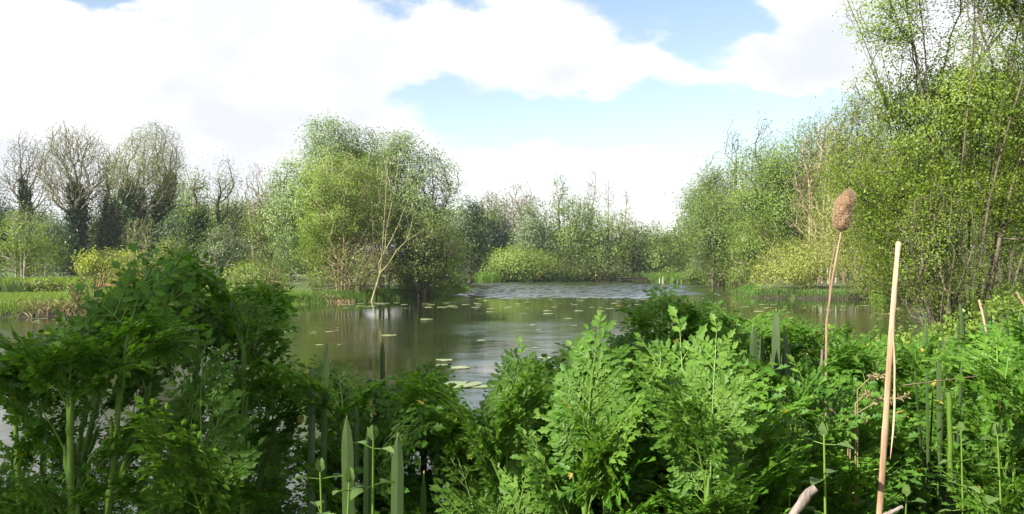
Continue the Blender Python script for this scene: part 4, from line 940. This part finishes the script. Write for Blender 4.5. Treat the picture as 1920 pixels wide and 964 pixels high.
# --- cattail, dead stalks, dry grass
def cattail():
    D = 2.0; kd = D / 1.45; foot_ = foot(1530, D); top = W(1597, 358, D); neck = W(1578, 432, D); mid = W(1550, 605, D)
    b = foot_; r = thing('cattail', 'old cattail with burst fluffy tan head on a thin bare stalk', 'cattail', b)
    mb = MB(); P = np.array([foot_, (foot_ + mid) / 2 + np.array([.004, 0, 0]), mid, (mid * .5 + neck * .5) + np.array([-.003, 0, 0]), neck, neck * .3 + top * .7]) - b
    P2 = np.concatenate([P[i] + (P[i + 1] - P[i]) * np.linspace(0, 1, 6, endpoint=False)[:, None] for i in range(len(P) - 1)] + [P[-1:]])
    mb.tube(P2, np.linspace(.0026, .0015, len(P2)) * kd, 8, .5)
    # a dry sheath leaf along the stalk
    q0 = W(1556, 560, D) - b; q1 = W(1566, 470, D) - b
    mb.tube([q0, (q0 + q1) / 2 + np.array([-.006, 0, 0]), q1 + np.array([-.002, 0, 0]), q1 + np.array([-.003, 0, .02])], [.0012, .0018, .0012, .0003], 4, .3)
    link('stalk', mb.mesh('stalk', bark_mat('cattail_stalk', (.20, .13, .075), (.38, .28, .18), scale=60, stretch=.1), True), r)
    # head: lumpy core with fibres
    rng = np.random.default_rng(3); ax = top - neck; L = np.linalg.norm(ax); ax = ax / L; c0 = neck - b
    n, k = 40, 46; V = []
    u = norm(np.cross(ax, [0, 1, 0])); v = np.cross(ax, u)
    lumps = rng.uniform([0, 0], [1, 6.28], (26, 2)); lr = rng.uniform(.08, .2, 26)
    for i in range(n + 1):
        f = i / n; prof = kd * .0128 * (max(0, 1 - abs(2 * f - 1) ** 3.2) ** .5 if 0 < f < 1 else .08) * (1.12 - .34 * f)
        for j in range(k):
            th = j / k * 6.283; dd = 0
            for (lf_, lt), q in zip(lumps, lr):
                da = (th - lt + math.pi) % 6.283 - math.pi; e = ((f - lf_) / q) ** 2 + (da / (q * 5)) ** 2; dd = max(dd, math.exp(-e * 2.2))
            rr = prof * (.86 + .32 * dd) + .0010 * rng.normal()
            V.append(c0 + ax * L * f + (u * math.cos(th) + v * math.sin(th)) * max(rr, .001) + u * kd * .006 * math.sin(f * 2.6 + .3))
    j = np.arange(k); Fc = np.concatenate([np.stack([i * k + j, i * k + (j + 1) % k, (i + 1) * k + (j + 1) % k, (i + 1) * k + j], -1) for i in range(n)])
    hm, t = new_mat('cattail_fluff'); tc = t.n('ShaderNodeTexCoord'); nz = t.noise(tc.outputs['Object'], 70, 6, .7); nf = t.noise(tc.outputs['Object'], 600, 3, .7)
    c = t.mix(t.sstep(nz, .35, .65), (.20, .11, .055), (.46, .31, .19)); c = t.mix(t.m('MULTIPLY', nf, .5), c, (.52, .38, .26))
    bs = t.n('ShaderNodeBsdfPrincipled', i_Base_Color=c, i_Roughness=1.0); bs.inputs['Specular IOR Level'].default_value = .05
    bp = t.n('ShaderNodeBump', i_Height=nf); bp.inputs['Distance'].default_value = .002; t.nt.links.new(bp.outputs[0], bs.inputs['Normal'])
    o = t.n('ShaderNodeOutputMaterial'); t.nt.links.new(bs.outputs[0], o.inputs[0])
    V = np.array(V); head = link('seed_head', mesh_np('seed_head', V, [Fc], hm, smooth=True), r)
    # loose down: many tiny fibres, some pale grey along the edges
    m = 15000; pk = V[rng.integers(0, len(V), m)]; axd = c0 + ax * ((pk - c0) @ ax)[:, None]
    out = norm(pk - axd); d = norm(out + rng.normal(size=(m, 3)) * .8); l = kd * rng.uniform(.0015, .0060, m) * np.where(rng.uniform(size=m) < .06, 2.0, 1)
    sd = norm(np.cross(d, rng.normal(size=(m, 3)))) * .00026
    FV = np.stack([pk - sd, pk + sd, pk + d * l[:, None]], 1).reshape(-1, 3)
    dm = leaf_mat('seed_down', (.34, .22, .12), (.62, .49, .36), trans=.4, rough=1, tcol=(1, 1, 1), spec=.02)
    link('seed_down', mesh_np('seed_down', FV, [np.arange(m * 3).reshape(-1, 3)], dm, rng.uniform(size=m)), head)
cattail()

B_cane = bark_mat('dry_cane', (.22, .13, .075), (.54, .39, .26), scale=30, stretch=.10, rough=.6)
B_rot = bark_mat('weathered_cane', (.09, .07, .06), (.24, .20, .17), scale=50, stretch=.08)
def dead_stalk():
    D = 1.5; top = W(1685, 457, D); low_ = W(1651, 915, D); b = low_ + (low_ - top) / np.linalg.norm(low_ - top) * .55; b[2] = max(b[2], gz(b[0], b[1]))
    r = thing('dead_stalk', 'tall straight dead straw-coloured stalk snapped off flat at the top', 'stalk', b)
    rng = np.random.default_rng(8); mb = MB(); k = 36; sides = 12; V = []
    ax = norm(top - b); L = np.linalg.norm(top - b); u = norm(np.cross(ax, [0, 1, 0])); v = np.cross(ax, u)
    for i in range(k + 1):
        f = i / k; rad = .0062 - .0022 * f + .0008 * (abs((f * 6) % 1 - .5) > .46)
        c = ax * L * f + u * .0012 * math.sin(f * 9)
        for j in range(sides):
            th = j / sides * 6.283; rr = rad * (1 + .10 * math.sin(3 * th + 1) + .05 * rng.normal())
            if f > .97: rr *= .9
            V.append(c + (u * math.cos(th) + v * math.sin(th)) * rr + (ax * .004 * math.sin(th * 2) if i == k else 0))
    j = np.arange(sides); Fc = np.concatenate([np.stack([i * sides + j, i * sides + (j + 1) % sides, (i + 1) * sides + (j + 1) % sides, (i + 1) * sides + j], -1) for i in range(k)])
    V = np.array(V); mb.add(V, Fc); c = V[-sides:].mean(0); mb.add(np.concatenate([V[-sides:], [c - ax * .003]]), np.stack([j, (j + 1) % sides, np.full(sides, sides)], -1))
    link('cane', mb.mesh('cane', B_cane, True), r)
    # peeling strips of old sheath
    for (x0, y0, x1, y1, w_) in ((1676, 700, 1667, 860, .006), (1672, 620, 1673, 760, .005)):
        p0, p1 = W(x0, y0, D - .01) - b, W(x1, y1, D - .01) - b; s_ = MB(); k2 = 6
        pts = np.array([p0 + (p1 - p0) * i / k2 + np.array([.003 * math.sin(i / k2 * 3.1), -.004, 0]) for i in range(k2 + 1)])
        s_.tube(pts, np.array([.0005, .0014, .0018, .002, .0018, .0012, .0004]), 4, .4)
        link('peeling_sheath', s_.mesh('peeling_sheath', B_cane), r)
dead_stalk()
def broken_stalk(label, a, b_, D, r0, r1, name='broken_stalk', mat=None, grp=None):
    p0, p1 = W(*a, D), W(*b_, D); ext = p0 + (p0 - p1) * 1.2; ext[2] = max(ext[2], gz(ext[0], ext[1]) - .02)
    r = MB(); k = 10; rng = np.random.default_rng(int(a[0]))
    pts = np.array([ext + (p1 - ext) * i / k + rng.normal(size=3) * r1 * .15 for i in range(k + 1)]) - ext
    r.tube(pts, np.linspace(r0, r1, k + 1) * (1 + .08 * rng.normal(size=k + 1)), 9, .5)
    o = link(name, r.mesh(name, mat or B_rot, True), None, ext, label=label, category='stalk')
    if grp: o['group'] = grp
broken_stalk('thick grey broken stalk end poking in at the bottom edge', (1490, 964), (1528, 914), 1.15, .0075, .0065)
broken_stalk('thin reddish dead stem leaning by the alder foot', (1850, 625), (1836, 562), 4.6, .008, .005, mat=B_cane)
broken_stalk('short bright dead stick at the right edge under the alder', (1918, 568), (1906, 548), 4.8, .007, .005, mat=B_cane)
broken_stalk('thin bare twig crossing behind the grassy tuft', (1778, 712), (1848, 703), 2.0, .0016, .001, mat=B_brown)
broken_stalk('small grey stick on the leaves at the bottom right', (1668, 962), (1693, 950), 1.3, .004, .003)
broken_stalk('yellowing bare stem right of the grassy tuft', (1781, 826), (1780, 738), 1.9, .006, .005, mat=M_grassy)
broken_stalk('brown snapped stem low left of the cattail foot', (1536, 745), (1510, 718), 1.9, .003, .002, mat=B_brown)
broken_stalk('old brown stalk lower part directly under the cattail', (1540, 690), (1542, 655), 1.9, .003, .003, mat=B_rot)
def grass_head(label, a, b_, D):
    p0, p1 = W(*a, D), W(*b_, D); rng = np.random.default_rng(int(a[0] + a[1])); base = p0.copy(); g = gz(p0[0], p0[1])
    r = thing('dry_grass_stem', label, 'grass stem', (p0[0], p0[1], g), 'dry seed heads of grass left of the dead stalk')
    off = np.array([p0[0], p0[1], g]); mb = MB(); P = np.array([(0, 0, 0), p0 - off, (p0 * .5 + p1 * .5) - off + np.array([0, 0, .012]), p1 - off])
    mb.tube(P, [.0018, .0014, .0010, .0005], 4, .4); link('stem', mb.mesh('stem', M_dry), r)
    A, B_ = P[2], P[3]; n = 90; f = rng.uniform(-.2, 1, n); c = A + (B_ - A) * f[:, None]
    V, Fc, tn = leaves_at(rng, c, 1, .0025, .009, .35); link('seed_head', mesh_np('seed_head', V, [Fc], M_dry, tn), r)
for a, b_, lab in [((1608, 730), (1660, 705), 'arched dry seed head highest left of the dead stalk'), ((1590, 785), (1702, 742), 'long dry seed head passing behind the dead stalk'), ((1604, 757), (1640, 744), 'short dry seed head between the long and the arched one'), ((1594, 810), (1622, 790), 'lowest short dry seed head left of the dead stalk')]:
    grass_head(lab, a, b_, 1.7)

# --- undergrowth on the near right bank (nobody could count it)
def scatter_stuff():
    rng = np.random.default_rng(31); n = 90000
    x = rng.uniform(-3.2, 14, n); y = rng.uniform(1.0, 20, n)
    d = lake_dist(x, y); keep = (d > -.15) & (np.abs(x) < y * .66 + 1.2) & (rng.uniform(size=n) < np.clip(3.5 / y, .15, 1))
    x, y = x[keep], y[keep]; z = ground_z(x, y)
    hmax = np.where(x > .4, .55, .28) * np.clip(1.2 - (y - 3) * .02, .6, 1.2)
    h = hmax * rng.uniform(size=len(x)) ** .8
    C = np.stack([x, y, np.maximum(z, 0) + .03 + h], -1)
    V, Fc, tn = leaves_at(rng, C, 4, .06, .055, .62, up=.5, cvar=.4)
    me = mesh_np('undergrowth', V, [Fc], M_fresh, tn); link('undergrowth', me, kind='stuff')
scatter_stuff()
def tufts(name, pts, n, hgt, mat, wd=.006, seed=1, lean=.35):
    """many single grass blades round the given points, as one mass"""
    rng = np.random.default_rng(seed); pts = np.asarray(pts); k = rng.integers(0, len(pts), n); b = pts[k] + rng.normal(size=(n, 3)) * np.array([.25, .25, 0])
    b[:, 2] = np.maximum(ground_z(b[:, 0], b[:, 1]), -.02) - .02
    l = hgt * rng.uniform(.5, 1.2, n); a = rng.uniform(0, 6.28, n); ln = lean * rng.uniform(0, 1, n)
    t_ = np.stack([np.cos(a) * ln, np.sin(a) * ln, np.ones(n)], -1); sd = np.stack([-np.sin(a), np.cos(a), np.zeros(n)], -1) * wd
    m_ = b + t_ * (l * .55)[:, None]; e = b + t_ * l[:, None] + np.stack([np.cos(a), np.sin(a), np.zeros(n) - .3], -1) * (l * ln * .5)[:, None]
    V = np.stack([b - sd, b + sd, m_ + sd * .8, e, m_ - sd * .8], 1).reshape(-1, 3); Fc = np.arange(n * 5).reshape(-1, 5)
    link(name, mesh_np(name, V, [Fc], mat, rng.uniform(size=n)), kind='stuff')
def lakeline(i0, i1, inset=.3, step=.25):
    P = LAKE[i0:i1 + 1]; out = []
    for a, b in zip(P[:-1], P[1:]):
        L = np.linalg.norm(b - a); nrm = np.array([(b - a)[1], -(b - a)[0]]) / L
        for s in np.arange(0, L, step): q = a + (b - a) * s / L + nrm * inset; out.append((q[0], q[1], 0))
    return out
idx = {tuple(p): i for i, p in enumerate(LAKE)}
iA, iB, iC = idx[(-2.6, 56)], idx[(-9.5, 35.8)], len(LAKE) - 1
tufts('bank_grass', lakeline(iA, iB, .35), 7000, .24, M_grassy, .012, 2)
tufts('bank_grass', lakeline(iB, iC - 1, .5), 9000, .14, M_lawn, .011, 3)
tufts('dry_bank_grass', lakeline(iB + 4, iB + 5, .45, .2)[:14] + [(-14.9 + i * .07, 27.5 + i * .05, 0) for i in range(20)] + [(-8.2 + .05 * i, 38.3, 0) for i in range(22)], 600, .22, M_dry, .007, 4, lean=.8)
tufts('far_reeds', lakeline(idx[(20, 76)], idx[(-7.5, 66)], .5), 12000, .7, M_grassy, .03, 5, lean=.25)
tufts('far_dry_reeds', lakeline(idx[(8, 91.5)], idx[(-3.2, 86)], 1.4)[6:34], 4500, 1.0, M_dry, .03, 6, lean=.25)
tufts('right_bank_grass', lakeline(idx[(8.2, 17)], idx[(17, 62)], .4), 8000, .26, M_grassy, .012, 7)
gr_ = np.random.default_rng(21); gxx = gr_.uniform(.6, 6.5, 900); gyy = gr_.uniform(2.2, 9.5, 900); kk = (lake_dist(gxx, gyy) > .1) & (gxx < gyy * .62) & (gxx > gyy * .22)
tufts('long_grass', np.stack([gxx, gyy, gxx * 0], -1)[kk][:170], 1500, .5, M_grassy, .0035, 22, lean=.7)
# the mown lawn on the left
lr = np.random.default_rng(9); lx = lr.uniform(-30, -9, 60000); ly = lr.uniform(24, 40, 60000); kp = (lake_dist(lx, ly) > .4) & (lake_dist(lx, ly) < 9)
tufts('lawn_grass', np.stack([lx, ly, lx * 0], -1)[kp], 70000, .10, M_lawn, .012, 10)
tufts('back_lawn_growth', np.stack([lr.uniform(-36, -12, 400), lr.uniform(36, 41, 400), np.zeros(400)], -1), 9000, .55, M_fresh, .03, 11, lean=.6)

# --- dark iris-like reed clumps at the far shore and on the lawn edge
def reed_clump(label, px, D, w_, h_, mat, grp):
    rng = np.random.default_rng(int(px)); b = foot(px, D); b[2] = max(b[2], -.05); n = 90
    r = rng.uniform(0, 1, n) ** .5 * w_ / 2; a = rng.uniform(0, 6.28, n); c = np.stack([r * np.cos(a), r * np.sin(a) * .6, 0 * r], -1)
    ln = rng.normal(size=(n, 2)) * .12; l = h_ * rng.uniform(.6, 1.1, n); t_ = np.stack([ln[:, 0], ln[:, 1], np.ones(n)], -1); wd = .022
    sd = np.stack([-np.sin(a), np.cos(a), 0 * a], -1) * wd
    V = np.stack([c - sd, c + sd, c + t_ * (l * .7)[:, None] + sd * .8, c + t_ * l[:, None], c + t_ * (l * .7)[:, None] - sd * .8], 1).reshape(-1, 3)
    link('reed_clump', mesh_np('reed_clump', V, [np.arange(n * 5).reshape(-1, 5)], mat, rng.uniform(size=n)), None, b, label=label, category='reeds', group=grp)
GR = 'green reed clumps on the water line'
for px, D, w_, h_, lab in [(905, 84, 1.6, 1.3, 'leftmost reed clump on the far shore'), (925, 85, 1.6, 1.4, 'reed clump second from left on the far shore'), (985, 87, 1.8, 1.2, 'reed clump under the bright far bush'), (1045, 89, 2.2, 1.4, 'reed clump right of the bright far bush'),
                           (1068, 90, 2, 1.3, 'reed clump below the middle far tree'), (1645, 41.5, .8, .55, 'small yellow green reed clump on the right bank'), (1655, 41.3, .6, .5, 'reed clump beside the small one on the right bank'),
                           (10, 34, 1.6, .5, 'bluish reed clump behind the lawn at the left edge'), (40, 34.5, 1.4, .5, 'reed clump behind the lawn below the white birch stems')]:
    reed_clump(lab, px, D, w_, h_, M_grassy if D > 35 else M_blade, GR)

# --- lily pads
def pad_data(seed, n=18):
    rng = np.random.default_rng(seed); th = np.linspace(.22, 6.283 - .22, n); r = 1 + .05 * np.sin(th * 3 + seed) + .03 * rng.normal(size=n)
    z = .02 + .05 * np.maximum(0, np.sin(th * 2 + seed * 1.7)) * rng.uniform(0, 1)
    top = np.stack([r * np.cos(th), r * np.sin(th), z], -1); bot = top - np.array([0, 0, .03]); c = np.array([[.12, 0, .015], [.12, 0, -.015]])
    V = np.concatenate([top, bot, c]); j = np.arange(n - 1)
    tri = np.concatenate([np.stack([j, j + 1, np.full(n - 1, 2 * n)], -1), np.stack([n + j + 1, n + j, np.full(n - 1, 2 * n + 1)], -1)])
    quad = np.stack([j, n + j, n + j + 1, j + 1], -1)
    return mesh_np('lily_pad', V, [tri, quad], M_pad, np.full(len(tri) + len(quad), rng.uniform(.2, .8)))
PADS = [pad_data(i) for i in range(6)]
prg = np.random.default_rng(12)
def pad(px, py, rad, lab, grp):
    D = CZ * F / (py - HY); x = X(px, D)
    if lake_dist(np.array([x]), np.array([D]))[0] > -.1: return
    o = link('lily_pad', PADS[int(prg.integers(6))], None, (x, D, .004 + prg.uniform(0, .004)), label=lab, category='lily pad', group=grp)
    o.rotation_euler = (0, 0, prg.uniform(0, 6.28)); s = rad; o.scale = (s, s * prg.uniform(.8, 1.1), s)
pad(868, 722, .30, 'largest lily pad, at the edge of the bright water gap', 'large near lily pads')
pad(905, 724, .20, 'lily pad touching the largest one on its right', 'large near lily pads')
pad(833, 676, .16, 'round lily pad left of the bright ripples', 'large near lily pads')
pad(862, 690, .17, 'lily pad just below the round one left of the bright ripples', 'large near lily pads')
pad(828, 685, .10, 'small lily pad below the round one left of the ripples', 'large near lily pads')
pad(730, 629, .17, 'single lily pad on the dark water right of the pale tree reflection', 'large near lily pads')
pad(800, 599, .20, 'lone lily pad in the middle of the dark reflections', 'large near lily pads')
pad(690, 780, .10, 'pale lily pad seen through the leaves in front', 'large near lily pads')
pad(808, 783, .12, 'pale lily pad low in the bright water gap', 'large near lily pads')
bands = [(60, 130, 596, 606, 12, 'by the lawn bank at the left edge'), (60, 240, 625, 650, 8, 'left of the tallest plant'), (450, 700, 565, 580, 16, 'below the left end of the wooded point'), (640, 900, 568, 580, 34, 'in a line in front of the pale leaning tree'),
         (440, 640, 615, 648, 20, 'on the green water left of the tree reflection'), (880, 1260, 552, 580, 60, 'in the loose field in mid pond'), (900, 1240, 582, 640, 22, 'on the rippled water in mid pond'), (1270, 1560, 552, 590, 46, 'in the field before the lime willow'),
         (1300, 1500, 592, 640, 10, 'beyond the sword leaves'), (1000, 1180, 640, 690, 6, 'near the front plants at the middle'), (1560, 1690, 565, 600, 12, 'before the right bank')]
for x0, x1, y0, y1, n, lab in bands:
    for _ in range(n):
        cx_, cy_ = prg.uniform(x0, x1), y0 + (y1 - y0) * prg.uniform() ** 1.2
        pad(cx_, cy_, prg.uniform(.07, .20) * (.95 if cy_ < 590 else .62), f'flat pale lily pad floating {lab}', f'lily pads {lab}')

# --- moorhen
def moorhen():
    D = 19.2; b = W(1450, 638, D); b[2] = 0; M = MB(); sp = [(-.17, .075, .004), (-.15, .07, .018), (-.11, .055, .040), (-.05, .045, .062), (.02, .045, .068), (.07, .055, .055), (.095, .085, .034), (.105, .12, .024), (.115, .15, .023), (.13, .165, .024), (.148, .160, .017), (.157, .157, .009)]
    P = np.array([(x, 0, z) for x, z, r in sp]); M.tube(P, [r for *_, r in sp], 12, .5)
    bm_ = bark_mat('moorhen_plumage', (.012, .013, .015), (.035, .030, .026), rough=.6)
    root = thing('moorhen', 'small dark moorhen with red bill swimming behind the sword leaves', 'bird', b, rz=.35)
    link('body', M.mesh('body', bm_, True), root)
    k = MB(); k.tube([(.152, 0, .158), (.172, 0, .153), (.186, 0, .148)], [.009, .006, .001], 8, .5)
    rm, t = new_mat('red_bill'); bs = t.n('ShaderNodeBsdfPrincipled', i_Roughness=.4); bs.inputs['Base Color'].default_value = (.6, .04, .02, 1); o = t.n('ShaderNodeOutputMaterial'); t.nt.links.new(bs.outputs[0], o.inputs[0])
    link('bill', k.mesh('bill', rm, True), root)
    w_ = MB(); w_.tube([(-.13, .045, .075), (-.02, .066, .06), (.05, .055, .055)], [.002, .004, .002], 6, .5); w_.tube([(-.16, .012, .088), (-.185, .014, .10)], [.008, .003], 6); 
    wh, t = new_mat('white_feathers'); bs = t.n('ShaderNodeBsdfPrincipled', i_Roughness=.7); bs.inputs['Base Color'].default_value = (.75, .75, .72, 1); o = t.n('ShaderNodeOutputMaterial'); t.nt.links.new(bs.outputs[0], o.inputs[0])
    link('white_flank', w_.mesh('white_flank', wh, True), root)
moorhen()

# --- bench on the lawn, posts and landing stage at the pond end
B_wood = bark_mat('bench_wood', (.16, .075, .04), (.30, .16, .09), scale=12)
B_old = bark_mat('old_timber', (.02, .017, .013), (.06, .05, .04), scale=8)
def bench():
    D = 33.5; b = foot(222, D); r = thing('garden_bench', 'brown wooden garden bench half hidden behind the tallest plant', 'bench', b, rz=.12)
    def prt(name, boxes):
        m = MB()
        for c, h in boxes: m.box(c, h)
        link(name, m.mesh(name, B_wood), r)
    for x in (-.72, .72):
        prt('leg', [((x, -.25, .30), (.035, .035, .30))]); prt('leg', [((x, .25, .45), (.035, .035, .45))]); prt('arm', [((x, -.02, .622), (.04, .29, .018))])
    prt('seat', [((0, -.22 + .115 * i, .43), (.70, .045, .014)) for i in range(5)] + [((0, -.25, .385), (.684, .02, .03)), ((0, .25, .385), (.684, .02, .03))])
    prt('backrest', [((0, .25, .86), (.684, .022, .035)), ((0, .25, .56), (.684, .022, .025))] + [((-.6 + .12 * i, .25, .705), (.02, .012, .119)) for i in range(11)])
bench()
def posts():
    wp = bark_mat('whitened_post', (.45, .43, .38), (.7, .68, .62))
    for px, h_, D, lab, mt in [(1243, .55, 86.5, 'tallest whitish mooring post at the pond end', wp), (1237, .4, 86.8, 'short mooring post left of the tallest', wp), (1213, .35, 88, 'low stump of a post right of the landing stage', B_old), (1208, .4, 88.2, 'dark stump of a post nearest the landing stage', B_old)]:
        x = X(px, D); m = MB(); m.tube([(0, 0, -.5), (0, 0, h_ * .6), (.01, 0, h_)], [.04, .035, .03], 8); link('mooring_post', m.mesh('mooring_post', mt, True), None, (x, D, 0), label=lab, category='post', group='mooring posts at the pond end')
    D = 90; x = X(1186, D); r = thing('landing_stage', 'low dark timber landing stage on the far shore', 'landing stage', (x, D, 0))
    m = MB()
    for i in range(10): m.box((-1.35 + .3 * i, 0, .42), (.14, .6, .03))
    link('deck', m.mesh('deck', B_old), r)
    for sx in (-1.3, 0, 1.3):
        m = MB(); m.tube([(sx, -.5, -.6), (sx, -.5, .388)], [.07, .07], 8); link('pile', m.mesh('pile', B_old, True), r)
    m = MB(); m.box((0, -.5, .28), (1.5, .03, .09)); link('fascia', m.mesh('fascia', B_old), r)
posts()

# --- the air over the pond
def air():
    m = bpy.data.materials.new('pond_air'); m.use_nodes = True; t = NT(m.node_tree)
    v = t.n('ShaderNodeVolumePrincipled'); v.inputs['Color'].default_value = (.90, .95, 1, 1); v.inputs['Density'].default_value = HAZE; v.inputs['Anisotropy'].default_value = .3
    o = t.n('ShaderNodeOutputMaterial'); t.nt.links.new(v.outputs[0], o.inputs['Volume'])
    b = MB(); b.box((0, 590, 15), (905, 905, 17)); link('haze', b.mesh('haze', m), kind='stuff')
HAZE = .0004
air()
